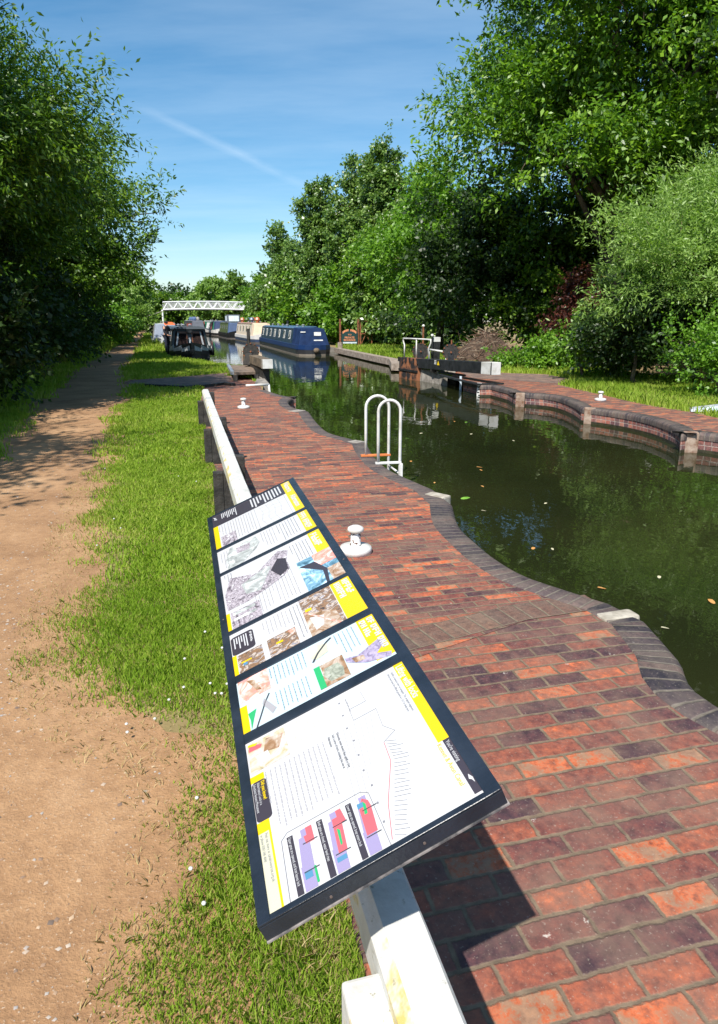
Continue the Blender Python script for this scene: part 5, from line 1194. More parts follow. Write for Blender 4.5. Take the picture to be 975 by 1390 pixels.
# stone edging of the right bank beyond the gate
ed = [(-1.18, 42.7), (0.0, 37.7), (1.0, 33.5), (1.76, 30.5), (1.70, 27.0)]
ed_i = offset_line(ed, -0.40)
b = MB()
for i in range(len(ed) - 1): b.hexa([(ed[i][0], ed[i][1], -.24), (ed[i + 1][0], ed[i + 1][1], -.24), (*ed_i[i + 1], -.24), (*ed_i[i], -.24)], [(ed[i][0], ed[i][1], .04), (ed[i + 1][0], ed[i + 1][1], .04), (*ed_i[i + 1], .04), (*ed_i[i], .04)])
b.f = [tuple(reversed(f_)) for f_ in b.f]
tag(b.build('bank_edging', M['timber']), 'grey weathered edging along the right bank below the moorings sign', 'edging')
b = MB(); p_ = at(462, 474); b.tube([(p_[0], p_[1], -.6), (p_[0], p_[1], 0.42)], .16, 10); tag(b.build('mooring_post', M['timber']), 'stubby weathered post at the waterside end of the edging, by the moorings sign', 'post')
# white board lying in the grass, right edge
x0_, y0_ = at(938, 560); 
wb = MB(); e = Vector((1.8, -0.42, 0)); up_ = Vector((0, 0, .16))
p0_ = Vector((x0_, y0_, .012)); p1_ = p0_ + e + Vector((0, 0.55, .20)); p2_ = p0_ + e + Vector((0.0, 0.05, 0.06)); 
wb.hexa([p0_, p2_, p1_, p0_ + Vector((.02, .08, 0))], [p0_ + Vector((0, 0, .045)), p2_ + Vector((0, 0, .045)), p1_ + Vector((0, 0, .045)), p0_ + Vector((.02, .08, .045))])
wbo = wb.build('ramp_board', M['bluewhite'], bevel=.008); tag(wbo, 'flat white painted board lying in the grass at the right edge', 'board')
wb = MB(); wb.tube([p0_ + Vector((.01, .07, .06)), p1_ + Vector((0, 0, .06))], .022, 8); wb.build('metal_rim', M['silver'], wbo)
# brushwood heap
hx = atd(660, 480, 27.5).x; rh = np.random.default_rng(8)
heap = thing('brushwood_heap', 'brown heap of cut branches and twigs beyond the white beam end', 'heap', (hx, 27.5, 0))
b = MB(); prof = [(1.15, 0), (1.05, .25), (.8, .6), (.45, .95), (.1, 1.12)]
for r_, z in prof: pass
b.lathe((0, 0, 0), [(r_ * 1.0, z) for r_, z in prof], 14); 
ho = b.build('mound', mat('leaf_mould', (.03, .018, .012), (.11, .07, .045), 9, .95, .8, 20, dist=.05), heap)
for v in ho.data.vertices: v.co.x *= 1.15 + .2 * rh.random(); v.co.z *= .9 + .25 * rh.random()
b = MB()
for k in range(420):
    a_ = rh.uniform(0, 2 * PI); r_ = rh.uniform(0, 1.35); z = max(.03, 1.22 * (1 - r_ / 1.4) + rh.uniform(-.1, .1)); p_ = Vector((r_ * math.cos(a_) * 1.15, r_ * math.sin(a_), z)); d_ = Vector((rh.normal(), rh.normal(), rh.normal() * .45)).normalized() * rh.uniform(.25, .8)
    q_ = p_ + d_; q_.z = max(q_.z, .02); b.tube([p_, (p_ + q_) / 2 + Vector((rh.normal(), rh.normal(), rh.normal())) * .04, q_], [.014, .012, .006], 4, int(rh.random() * 3), cap=False)
b.build('twigs', [mat('twig_brown', (.09, .045, .03), (.22, .12, .08), 8, .9), mat('twig_dark', (.04, .025, .018), (.1, .06, .04), 8, .9), mat('twig_grey', (.22, .17, .13), (.34, .27, .2), 8, .9)], heap)
# litter in the grass on the left, floating leaves
for k, (px, py, lb) in enumerate(((211, 483, 'small pale scrap of paper in the shaded grass near the black narrowboat'), (212, 471, 'tiny pale scrap further along the shaded grass by the path'))):
    x, y = at(px, py, .06); b = MB(); b.hexa([(x - .1, y - .05, .0), (x + .1, y - .05, .0), (x + .08, y + .06, .0), (x - .08, y + .05, .0)], [(x - .08, y - .04, .1), (x + .09, y - .03, .13), (x + .06, y + .05, .1), (x - .07, y + .04, .12)]); tag(b.build('litter', M['bluewhite'], bevel=.01), lb, 'litter')
lfm = [mat('floating_leaf_orange', (.45, .20, .05), (.55, .3, .1), 20, .5), mat('floating_leaf_green', (.10, .25, .02), (.2, .4, .05), 20, .5), mat('floating_leaf_pale', (.45, .42, .28), (.5, .46, .3), 20, .5)]
for k, (px, py, m_, s_) in enumerate(((632, 676, 1, 2.2), (651, 634, 0, 1.4), (653, 638, 0, 1), (558, 626, 0, 1), (572, 588, 2, 1), (633, 573, 1, 1), (617, 572, 0, .9), (640, 589, 2, .9), (817, 798, 0, 1.2), (724, 744, 0, 1), (895, 783, 2, .9), (966, 816, 0, 1.5), (903, 852, 2, 1), (657, 693, 2, 1), (655, 660, 0, 1), (750, 745, 2, .8), (741, 683, 2, .7), (590, 655, 0, .7), (553, 595, 1, 1.2), (697, 598, 2, 1), (835, 852, 1, .8))):
    x, y = at(px, py, WZ + .004); b = MB(); n_ = 8; a0_ = rh.uniform(0, 3); L_ = .024 * s_ * (1 + .04 * y)
    b.quad([(x + L_ * math.cos(2 * PI * j / n_) * math.cos(a0_) - L_ * .55 * math.sin(2 * PI * j / n_) * math.sin(a0_), y + L_ * math.cos(2 * PI * j / n_) * math.sin(a0_) + L_ * .55 * math.sin(2 * PI * j / n_) * math.cos(a0_), WZ + .004 + .004 * math.sin(j)) for j in range(n_)])
    o = b.build('floating_leaf', lfm[m_]); tag(o, ('orange', 'green', 'pale')[m_] + ' fallen leaf floating on the dark canal water', 'leaf', ('orange', 'green', 'pale')[m_] + ' leaves floating on the canal')
# ================================================================ foliage
def leaves(rg, C, D, n_per, L, w, spread, droop, up=0.6):
    """C: twig bases (n,3), D: twig vectors (n,3). returns quads"""
    n = len(C); t = rg.random((n, n_per)) ** 0.8
    P = C[:, None, :] + D[:, None, :] * t[:, :, None] + rg.normal(size=(n, n_per, 3)) * spread
    P = P.reshape(-1, 3); m = len(P)
    Dn = D / (np.linalg.norm(D, axis=1, keepdims=True) + 1e-9)
    ax = np.repeat(Dn, n_per, 0) * 0.7 + rg.normal(size=(m, 3)) * 0.55; ax[:, 2] -= droop
    ax /= np.linalg.norm(ax, axis=1, keepdims=True) + 1e-9
    nr = rg.normal(size=(m, 3)) * 0.5 + np.array([-.12, -.3, up]); sd = np.cross(ax, nr); sd /= np.linalg.norm(sd, axis=1, keepdims=True) + 1e-9
    nn = np.cross(sd, ax); s = (0.65 + 0.7 * rg.random((m, 1)))
    a = ax * L * s; b = sd * w * s
    V = np.stack([P, P + a * .45 + b * .5 + nn * w * .18, P + a, P + a * .45 - b * .5 + nn * w * .18], 1).reshape(-1, 3)
    Fc = np.arange(m * 4).reshape(-1, 4)
    return V, Fc, rg.random(m)
def crown_twigs(rg, blobs, n, tw, shell=0.55, lump=0.3, droop=0.15, clump=0.62):
    w = np.array([b[3] * b[4] * b[5] for b in blobs]) ** 0.8; w /= w.sum()
    k = rg.choice(len(blobs), n, p=w); B = np.array([b[:6] for b in blobs])[k]
    d = rg.normal(size=(n, 3)); d /= np.linalg.norm(d, axis=1, keepdims=True)
    d[:, 2] = np.where(d[:, 2] < -0.5, -d[:, 2] * .5, d[:, 2])
    # lumpy shell: clusters of directions
    ph = rg.random(6) * 6
    lm = np.sin(d[:, 0] * 5 + ph[0] + k) * np.sin(d[:, 1] * 5.5 + ph[1] + k * 2) * np.sin(d[:, 2] * 6 + ph[2] + k)
    r = (shell + (1 - shell) * rg.random(n) ** 0.6) * (1 + lump * lm + 0.12 * rg.normal(size=n).clip(-1, 2))
    C = B[:, :3] + d * B[:, 3:6] * r[:, None]
    # gather most twigs into sprays with gaps between them
    nc = max(12, n // 34); cid = rg.integers(0, nc, n); sel = rg.random(n) < 0.80
    cc = C[:nc][cid]; dc = d[:nc][cid]; cr = tw * clump
    off = rg.normal(size=(n, 3)).clip(-1.5, 1.5) * np.array([cr, cr, cr * .55]) + dc * (rg.random((n, 1)) * cr * 1.6)
    C = np.where(sel[:, None], cc + off, C); d = np.where(sel[:, None], dc, d)
    D = d * tw * 0.8 + rg.normal(size=(n, 3)) * tw * 0.45; D[:, 2] += (0.15 - droop) * tw
    return C, D
def tree(label, x, y, blobs, n, npl, L, w, lm, name='broadleaf_tree', cat='tree', trunk=0.25, th=None, tw=0.7, bark=None, seed=1, shell=.5, lump=.35, droop=.3, limbs=True, spread=.10, group=None, lean=0, stems=1, up=.6, clump=.62):
    rg = np.random.default_rng(seed); t = thing(name, label, cat, (x, y, 0), 0, group)
    bl = [(b[0], b[1], b[2], b[3], b[4], b[5]) for b in blobs]
    C, D = crown_twigs(rg, bl, n, tw, shell, lump, clump=clump)
    zmin = C[:, 2].min() if len(C) else 0
    C[:, 2] = np.maximum(C[:, 2], 0.05 + rg.random(len(C)) * .3)
    V, Fc, rn = leaves(rg, C, D, npl, L, w, spread, droop, up)
    link('crown', np_mesh('crown', V, Fc, [lm], rnd=rn), t)
    b = MB(); bz = max(bb[2] for bb in bl)
    th = th or bz
    for s_ in range(stems):
        a_ = s_ * 2.4; ox, oy = (0, 0) if stems == 1 else (.35 * math.cos(a_), .35 * math.sin(a_))
        top = Vector((ox * 3 + lean, oy * 3, th)); pts = [Vector((ox, oy, -.1)).lerp(top, f) + Vector((rg.normal(), rg.normal(), 0)) * .12 * (1 if 0 < f < 1 else 0) for f in (0, .15, .35, .55, .75, 1)]
        b.tube(pts, [trunk * 1.25, trunk, trunk * .85, trunk * .65, trunk * .4, trunk * .15], 9)
    tr = b.build('trunk', bark or M['bark'], t, smooth=True)
    if limbs:
        b = MB()
        for i, bb in enumerate(bl):
            for j in range(3):
                f = rg.uniform(.25, .65); s0 = Vector((lean * f, 0, th * f)); e0_ = Vector(bb[:3]) + Vector((rg.normal() * bb[3] * .5, rg.normal() * bb[4] * .5, rg.normal() * bb[5] * .4))
                mid = s0.lerp(e0_, .5) + Vector((0, 0, .08 * (e0_ - s0).length)); rr_ = trunk * .36
                b.tube([s0, s0.lerp(mid, .5), mid, mid.lerp(e0_, .55), e0_], [rr_, rr_ * .8, rr_ * .6, rr_ * .4, rr_ * .15], 6, cap=False)
        # visible twigs near the outside
        idx = rg.choice(len(C), min(len(C), 130), replace=False)
        for i in idx:
            p_ = Vector(C[i]); c_ = Vector(bl[int(rg.integers(len(bl)))][:3]) ; near = min(bl, key=lambda q: (Vector(q[:3]) - p_).length); c_ = Vector(near[:3])
            s0 = p_.lerp(c_, .55); b.tube([s0, s0.lerp(p_, .5) + Vector((0, 0, .05)), p_], [.022, .016, .008], 4, cap=False)
        b.build('branches', bark or M['bark'], tr, smooth=True)
    return t
def blob_ring(rg_, cx, cy, z, R, rz, n=5, top=True):
    out = []
    for k in range(n):
        a = 2 * PI * k / n + rg_.random(); s = .55 + .2 * rg_.random()
        out.append((cx + R * .55 * math.cos(a), cy + R * .55 * math.sin(a), z + rg_.uniform(-.25, .25) * rz, R * s, R * s, rz * .6))
    if top: out.append((cx, cy, z + rz * .55, R * .6, R * .6, rz * .55))
    return out
R1 = random.Random(4)
# -------- big ash on the right
tree('huge bright green ash tree towering over the right bank', 10.2, 27.5,
     [(-3.6, -1.5, 8.3, 2.4, 2.6, 2.0), (-3.2, 1.0, 12.2, 2.2, 2.6, 2.4), (-1.6, -1.0, 15.5, 2.8, 3.2, 3.0), (1.0, -2.0, 17.5, 4.0, 4.0, 3.4), (-1.0, -3.2, 10.5, 3.8, 3.0, 3.0), (3.5, -2.6, 12.5, 4.0, 3.2, 3.5), (7.5, -1.0, 15.0, 4.5, 4, 4.2), (7.0, -1.5, 9.0, 4.0, 3.2, 3.2), (-2.2, -2.5, 6.8, 3.2, 2.4, 1.7), (2.5, -2.6, 7.6, 3.2, 2.4, 1.8), (11, 0, 12, 4, 4, 6), (-4.3, 1.5, 9.6, 1.6, 2.2, 1.9), (-3.4, 0.0, 15.2, 1.4, 2.0, 1.5)],
     12500, 22, .205, .088, L_ASH, 'ash_tree', trunk=.42, th=13, tw=.95, seed=11, shell=.5, lump=.34, spread=.13, droop=.25)
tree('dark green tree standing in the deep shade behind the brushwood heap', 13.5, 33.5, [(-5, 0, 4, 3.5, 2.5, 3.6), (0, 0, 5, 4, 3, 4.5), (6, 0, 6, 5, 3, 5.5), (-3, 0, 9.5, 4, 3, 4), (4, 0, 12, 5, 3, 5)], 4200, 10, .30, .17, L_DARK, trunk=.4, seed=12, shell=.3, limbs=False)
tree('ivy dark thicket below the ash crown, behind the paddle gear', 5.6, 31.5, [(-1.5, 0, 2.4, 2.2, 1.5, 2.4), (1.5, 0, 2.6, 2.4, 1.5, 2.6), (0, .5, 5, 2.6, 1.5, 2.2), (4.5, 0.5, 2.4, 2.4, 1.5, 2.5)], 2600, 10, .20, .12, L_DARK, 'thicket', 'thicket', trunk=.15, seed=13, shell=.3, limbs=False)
tree('bright green leafy tree left of the ash, leaning over the white handrail', 4.3, 36.0, [(-1.3, -.5, 4.2, 1.9, 1.7, 2.6), (0.4, -1.0, 2.6, 2.0, 1.6, 2.4), (.2, 0, 6.6, 1.7, 1.8, 1.9), (1.6, -.8, 5.4, 1.9, 1.6, 2.4)], 3000, 12, .22, .11, L_BUSH, trunk=.2, seed=14, limbs=True)
tree('leafy green tree above the moorings sign', 2.2, 46.0, [(-1.0, 0, 4.6, 2.2, 2, 2.6), (1.2, -.5, 3.4, 2.2, 2, 2.8), (0.2, 0, 5.6, 2.0, 2, 1.5), (3.0, -.8, 5.4, 2.0, 2, 2.2)], 2600, 12, .26, .13, L_ASH, trunk=.2, seed=15)
# -------- willow bush and bushes on the right bank
tree('pale grey green willow bush overhanging the right hand grass', 9.3, 18.4, [(-1.1, -0.49, 2.97, 1.65, 1.59, 1.28), (0.73, -0.73, 3.39, 1.83, 1.59, 1.44), (2.68, -0.37, 3.69, 2.07, 1.71, 1.74), (1.46, 0.37, 4.71, 1.95, 1.71, 1.34), (-0.37, 0.49, 2.36, 1.59, 1.46, 1.23), (3.9, 0.49, 4.81, 2.07, 1.83, 1.64), (1.46, -0.73, 2.05, 1.95, 1.34, 1.02), (4.39, -0.49, 2.46, 1.95, 1.46, 1.44)],
     9000, 17, .125, .034, L_WIL, 'willow_bush', 'bush', trunk=.075, th=4.6, tw=.62, bark=M['palebark'], seed=21, shell=.5, lump=.35, spread=.05, droop=.05, stems=4)
tree('dense green shrub below the willow bush at the edge of the grass', 8.2, 14.9, [(-.3, .2, .7, .9, .7, .75), (1.0, 0, .8, 1.0, .7, .8), (2.2, .1, .9, 1.1, .7, .9)], 1500, 12, .085, .05, L_BUSH, 'shrub', 'shrub', trunk=.05, seed=22, limbs=False, tw=.4, spread=.04)
tree('dark green shrub in the shade between the copper shrub and the willow bush', 7.6, 18.3, [(-.6, 0, 1.1, 1.1, .8, 1.2), (1.0, 0, 1.3, 1.3, .8, 1.4), (2.6, 0, 1.8, 1.4, .8, 1.8)], 1900, 12, .12, .07, L_DARK, 'shrub', 'shrub', trunk=.06, seed=23, limbs=False, tw=.45, spread=.05)
tree('bright green shrub in front of the copper leaved shrub', 6.6, 20.2, [(.1, 0, .6, .7, .5, .65), (.9, -.1, .8, .8, .6, .85), (1.6, 0, 1.1, .8, .7, 1.0)], 1200, 11, .12, .07, L_BUSH, 'shrub', 'shrub', trunk=.05, seed=24, limbs=False, tw=.4, spread=.05)
tree('dark laurel thicket filling the hollow behind the brushwood heap', 8.2, 30.0, [(-1.5, 0, 1.6, 1.8, 1.0, 1.7), (1.0, 0, 2.2, 2.0, 1.0, 2.2), (3.5, 0, 2.6, 2.2, 1.0, 2.6), (0, .5, 4.6, 2.4, 1.0, 2.2), (3, .5, 6.0, 2.6, 1.2, 2.4)], 3200, 11, .19, .11, L_LEFT, 'thicket', 'thicket', trunk=.12, seed=28, shell=.3, limbs=False)
tree('copper red leaved shrub in the shadow under the ash tree', 7.75, 25.0, [(.1, 0, 2.0, .30, .4, 1.1), (.1, 0, 2.8, .25, .3, .6), (0, 0, 1.2, .3, .4, .8)], 520, 10, .13, .08, L_COP, 'copper_shrub', 'shrub', trunk=.06, seed=25, limbs=False, tw=.45, spread=.05)
tree('low green shrub at the foot of the brushwood heap', 5.0, 24.0, [(1.2, 0, .35, .7, .4, .4), (2.2, .4, .5, .8, .5, .55)], 700, 10, .12, .07, L_BUSH, 'shrub', 'shrub', trunk=.04, seed=26, limbs=False, tw=.35, spread=.05)
tree('tall dark tree behind the willow bush at the right edge', 15.5, 21.0, [(-2, 0, 4, 3, 2.2, 3.6), (1, 0, 7, 4, 3, 4), (-2, 0, 9, 3.4, 2.4, 3.6), (3, 0, 3, 3, 2, 3)], 3400, 11, .24, .13, L_DARK, trunk=.3, seed=27, limbs=False)
# -------- poplars and trees along the right bank
pop = [('tallest poplar on the right bank, its top against the sky', 1.75, 50, 14.2, 1.35, 1), ('second tall poplar, with a rounded top left of the tallest', -0.55, 53, 13.1, 1.4, 2), ('slightly shorter poplar third from the tallest', -3.2, 56, 12.0, 1.45, 3), ('poplar with sparse narrow crown at the left end of the tall group', -6.0, 62, 8.6, 1.15, 4), ('poplar just right of the tallest, beside the ash tree', 3.7, 46.5, 11.2, 1.3, 5)]
for lb, x, y, h, r_, sd in pop:
    tree(lb, x, y, [(0, 0, h * .28, r_ * 1.1, r_, h * .24), (0.3, 0, h * .52, r_, r_, h * .24), (-.2, 0, h * .72, r_ * .75, r_ * .7, h * .19), (0, 0, h * .88, r_ * .36, r_ * .36, h * .12), (0, 0, h * .95, r_ * .16, r_ * .16, h * .07), (.1, 0, h * .95, r_ * .16, r_ * .16, h * .07), (0, 0, h * .91, r_ * .25, r_ * .25, h * .09), (-r_ * .6, -.5, h * .45, r_ * .7, r_ * .7, h * .16), (r_ * .6, -.5, h * .6, r_ * .6, r_ * .7, h * .15)], 3200, 12, .20, .155, L_POP, 'poplar_tree', trunk=.2, th=h * .9, tw=.50, clump=.5, seed=30 + sd, shell=.4, group='poplars on the right bank', droop=.5)
mids = [('low bushy tree overhanging the stern of the dark blue narrowboat', 2.6, 45.5, 3.6, 2.1), ('rounded green tree behind the middle of the dark blue narrowboat', -.4, 51, 5.2, 2.4), ('dense green tree behind the bow of the dark blue narrowboat', -3.6, 58, 6.2, 2.8), ('bushy green tree behind the cream narrowboat', -6.0, 66, 7.2, 3.2), ('round green tree beyond the cream narrowboat', -8.6, 76, 7.0, 3.2), ('green tree standing at the right end of the footbridge', -10.6, 87, 7.4, 3.2), ('tree just beyond the right end of the footbridge', -12.5, 100, 8.2, 3.8)]
for i, (lb, x, y, h, r_) in enumerate(mids):
    tree(lb, x, y, [(-r_ * .35, -r_ * .3, h * .35, r_ * .7, r_ * .7, h * .34), (r_ * .4, -r_ * .2, h * .42, r_ * .7, r_ * .7, h * .38), (0, 0, h * .70, r_ * .65, r_ * .65, h * .28), (-r_ * .6, r_ * .4, h * .5, r_ * .5, r_ * .6, h * .3), (0, -r_ * .6, h * .2, r_ * .8, r_ * .5, h * .22)], 1700, 11, .30, .18, (L_POP, L_BUSH, L_ASH)[i % 3], trunk=.16, seed=40 + i, limbs=False, group='trees along the right bank', tw=.6, shell=.35)
tree('slim pale topped poplar rising behind the tree line near the footbridge', -8.9, 80, [(0, 0, 5, 1.2, 1.2, 4), (0, 0, 9.0, .8, .8, 2.4)], 700, 9, .34, .24, L_POP, 'poplar_tree', trunk=.15, seed=51, limbs=False)
# distant trees beyond the bridge
dist = [('distant round tree seen above the left half of the footbridge', -35, 122, 6.4, 5.0, L_LEFT), ('distant pale green willow above the middle of the footbridge', -25.5, 120, 8.6, 4.2, L_WIL), ('distant poplar pair above the right half of the footbridge', -21.5, 121, 9.6, 2.0, L_POP), ('distant dark tree filling the gap under the footbridge', -27, 134, 6.0, 6, L_LEFT), ('distant tree closing the view at the end of the canal', -37, 142, 6.2, 6, L_ASH), ('distant tree on the left bank beyond the footbridge', -46, 132, 7.5, 6, L_LEFT), ('distant tree on the far left beyond the path', -54, 128, 11, 8, L_LEFT)]
for i, (lb, x, y, h, r_, lm_) in enumerate(dist):
    tree(lb, x, y, [(-r_ * .4, 0, h * .4, r_ * .65, r_ * .6, h * .4), (r_ * .4, 0, h * .45, r_ * .65, r_ * .6, h * .4), (0, 0, h * .72, r_ * .55, r_ * .5, h * .28)], 1500, 9, .50, .30, lm_, trunk=.25, seed=60 + i, limbs=False, group='distant trees beyond the footbridge', shell=.3)
# far woodland on both sides that nobody could count
def wood(name, lab, boxes, n, lm_, L, w, seed):
    rg_ = np.random.default_rng(seed); Vs, Fs, Rs = [], [], []; off = 0
    for (x0, y0, x1, y1, dpt, h) in boxes:
        t_ = rg_.random(n); C = np.stack([x0 + (x1 - x0) * t_, y0 + (y1 - y0) * t_ + rg_.normal(size=n) * dpt, np.zeros(n)], 1)
        hh = h * (.55 + .6 * vnoise(C[:, :2], .16, seed)); C[:, 2] = rg_.random(n) ** .7 * hh
        D = rg_.normal(size=(n, 3)) * 1.0
        V, Fc, rn = leaves(rg_, C, D, 7, L, w, .3, .3); Vs.append(V); Fs.append(Fc + off); Rs.append(rn); off += len(V)
    o = link(name, np_mesh(name, np.vstack(Vs), np.vstack(Fs), [lm_], rnd=np.concatenate(Rs))); return tag(o, lab, 'woodland', kind='stuff')
wood('distant_woodland', 'continuous belt of distant woodland behind the canal trees', [(8, 52, -16, 112, 3.0, 8), (-16, 150, -90, 150, 4, 8), (20, 40, 60, 30, 4, 13), (22, 26, 40, 10, 4, 13), (-45, 140, -40, 30, 4, 9)], 3400, L_DARK, .8, .45, 71)
# -------- left hand trees
def ltree(lb, x, y, h, r_, n, seed, lm_=L_LEFT, low=.35, L=.16, w=.06, npl=15, extra=(), name='hedgerow_tree'):
    rg_ = random.Random(seed)
    bl = blob_ring(rg_, 0, 0, h * .50, r_, h * .30, 5) + blob_ring(rg_, 0, 0, h * .80, r_ * .52, h * .22, 4) + [(r_ * .35, -r_ * .2, h * low, r_ * .6, r_ * .6, h * .2), (-r_ * .4, 0, h * low, r_ * .6, r_ * .6, h * .25)] + list(extra)
    return tree(lb, x, y, bl, n, npl, L, w, lm_, name, trunk=.22, th=h * .8, tw=.85, seed=seed, shell=.4, lump=.4, spread=.08, droop=.4, clump=.46, group='trees along the towpath')
ltree('big feathery green tree nearest along the towpath', -9.2, 13.2, 10.4, 2.9, 6200, 81, L=.125, w=.046, npl=26, extra=[(1.3, 0.2, 7.0, 1.3, 1.4, 1.3), (1.8, 1.5, 4.8, 1.4, 1.6, 1.3), (-.5, -2.5, 3.2, 2, 1.6, 1.6)])
ltree('leafy tree by the towpath, second from the left corner', -11.2, 19.5, 10.0, 3.0, 5600, 82, L=.15, w=.056, npl=22, extra=[(2.0, 0, 7.0, 1.3, 1.4, 1.4), (2.4, .5, 5.0, 1.4, 1.6, 1.4)])
ltree('towpath tree whose leafy sprays reach out towards the canal against the sky', -13.4, 28.5, 9.0, 2.8, 4800, 83, L=.18, w=.070, npl=18, extra=[(2.3, 0, 5.6, 1.5, 1.5, 1.3), (3.4, 0.2, 5.6, 1.1, 1.0, .8), (4.6, 0.2, 5.9, 1.1, .8, .45), (3.4, 0.2, 4.2, .9, .8, .5), (2.5, 0, 7.4, 1.1, 1.2, 1.0), (2.2, 0, 4.4, 1.1, 1.2, .7)])
ltree('darker towpath tree standing beyond the reaching sprays', -20.5, 44, 9.4, 3.6, 3000, 84, L=.24, w=.11, npl=12, extra=[(3.0, 0, 5.0, 1.6, 1.6, 1.6)])
ltree('rounded dark towpath tree near the left end of the footbridge', -23, 58, 9.2, 4.0, 2400, 85, L=.32, w=.16, npl=11)
ltree('towpath tree at the left end of the footbridge', -28.9, 82, 8.6, 4.0, 2000, 86, L=.4, w=.2, npl=10)
ltree('towpath tree beyond the footbridge', -39, 104, 9.0, 5.0, 1600, 87, L=.5, w=.26, npl=9)
ltree('overhanging tree left of the camera whose branches shade the path', -8.6, 4.2, 8.6, 2.5, 2600, 88, extra=[(1.7, .6, 6.8, 1.3, 1.2, .9)])
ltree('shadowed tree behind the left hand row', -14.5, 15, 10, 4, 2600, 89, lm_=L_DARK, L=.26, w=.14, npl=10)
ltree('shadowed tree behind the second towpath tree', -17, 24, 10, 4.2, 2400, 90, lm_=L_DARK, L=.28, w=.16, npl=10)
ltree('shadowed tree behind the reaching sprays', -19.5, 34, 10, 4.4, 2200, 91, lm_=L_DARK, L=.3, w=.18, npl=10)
# hedge and bushes under the left trees
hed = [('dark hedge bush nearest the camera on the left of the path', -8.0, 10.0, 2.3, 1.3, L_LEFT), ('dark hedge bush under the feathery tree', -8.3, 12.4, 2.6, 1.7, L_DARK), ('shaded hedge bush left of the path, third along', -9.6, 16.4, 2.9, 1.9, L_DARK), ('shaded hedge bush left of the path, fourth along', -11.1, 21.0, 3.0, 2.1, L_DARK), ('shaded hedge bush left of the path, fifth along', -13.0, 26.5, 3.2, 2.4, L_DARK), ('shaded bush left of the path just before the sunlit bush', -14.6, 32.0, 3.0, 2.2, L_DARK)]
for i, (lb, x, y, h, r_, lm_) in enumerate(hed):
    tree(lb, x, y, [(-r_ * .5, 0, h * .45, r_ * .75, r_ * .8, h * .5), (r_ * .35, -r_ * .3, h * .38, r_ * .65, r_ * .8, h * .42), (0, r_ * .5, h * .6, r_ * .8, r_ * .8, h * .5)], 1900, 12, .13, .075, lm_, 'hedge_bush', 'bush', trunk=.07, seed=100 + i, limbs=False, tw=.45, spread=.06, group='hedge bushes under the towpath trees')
for i, (lb, px, py, y, h, r_, lm_) in enumerate((('bright yellow green bush in sunlight beside the towpath', 155, 462, 41, 4.1, 2.0, L_BUSH), ('sunlit grey green bush further along the towpath', 186, 458, 54, 4.0, 2.0, L_WIL), ('smaller sunlit bush where the towpath bends', 172, 460, 49, 2.6, 1.6, L_BUSH), ('green bush beside the far end of the towpath', 178, 450, 66, 5, 2.6, L_ASH))):
    x = at_y(px, y) - 1.3
    tree(lb, x, y, [(-r_ * .4, 0, h * .4, r_ * .7, r_ * .7, h * .4), (r_ * .4, 0, h * .38, r_ * .65, r_ * .7, h * .38), (0, 0, h * .7, r_ * .7, r_ * .7, h * .3)], 1500, 12, .19, .10, lm_, 'bush', 'bush', trunk=.07, seed=120 + i, limbs=False, tw=.5, spread=.06)

# ================================================================ grass and gravel
def blades(name, P, hgt, w, mt, seed, lean=.5, lab=None, z0=-.004):
    rg_ = np.random.default_rng(seed); n = len(P); a = rg_.random(n) * 2 * PI; h = hgt * (.5 + rg_.random(n)) * (.55 + .9 * vnoise(P, 3.1, seed + 7)); ww = w * (.7 + .6 * rg_.random(n))
    dx, dy = np.cos(a), np.sin(a); b_ = rg_.random(n) * 2 * PI; ln = h * lean * (.3 + rg_.random(n)); lx, ly = np.cos(b_) * ln, np.sin(b_) * ln
    z = np.full(n, z0); B0 = np.stack([P[:, 0] - dx * ww / 2, P[:, 1] - dy * ww / 2, z], 1); B1 = np.stack([P[:, 0] + dx * ww / 2, P[:, 1] + dy * ww / 2, z], 1)
    M1 = np.stack([P[:, 0] + lx * .35 + dx * ww * .35, P[:, 1] + ly * .35 + dy * ww * .35, z + h * .6], 1); M0 = np.stack([P[:, 0] + lx * .35 - dx * ww * .35, P[:, 1] + ly * .35 - dy * ww * .35, z + h * .6], 1)
    T = np.stack([P[:, 0] + lx, P[:, 1] + ly, z + h * .92], 1)
    V = np.stack([B0, B1, M1, T, M0], 1).reshape(-1, 3); Fc = np.arange(n * 5).reshape(-1, 5)
    patch = vnoise(P, 1.3, seed) * .5 + vnoise(P, 5.0, seed + 1) * .3
    rn = np.clip(rg_.random(n) * .75 + patch * .7 - .25, 0, 1)
    o = link(name, np_mesh(name, V, Fc, [mt], rnd=rn)); return tag(o, lab, 'grass', kind='stuff')
rgG = np.random.default_rng(5)
path_np = [tuple(p_) for p_ in path_poly]; edge_line = pe_r
pave_poly = [(v[0], v[1]) for v in ([(1.2, -1)] + [(rail_x(yy) + .02, yy) for yy in np.linspace(-1, 14.0, 20)])]
def sample(x0, x1, y0, y1, n): return np.stack([rgG.uniform(x0, x1, n), rgG.uniform(y0, y1, n)], 1)
Lp = [tuple(p_) for p_ in Lall] + [(-140, 900), (-700, 900), (-700, -60), (10, -60)]
pave_all = inL + [(-2.75, 18.4), (-3.4, 20.6), (-4.3, 21.4)] + A((338, 503), (300, 507), (240, 512), (178, 516), (166, 521), (230, 525), (278, 527)) + pave_left_edge
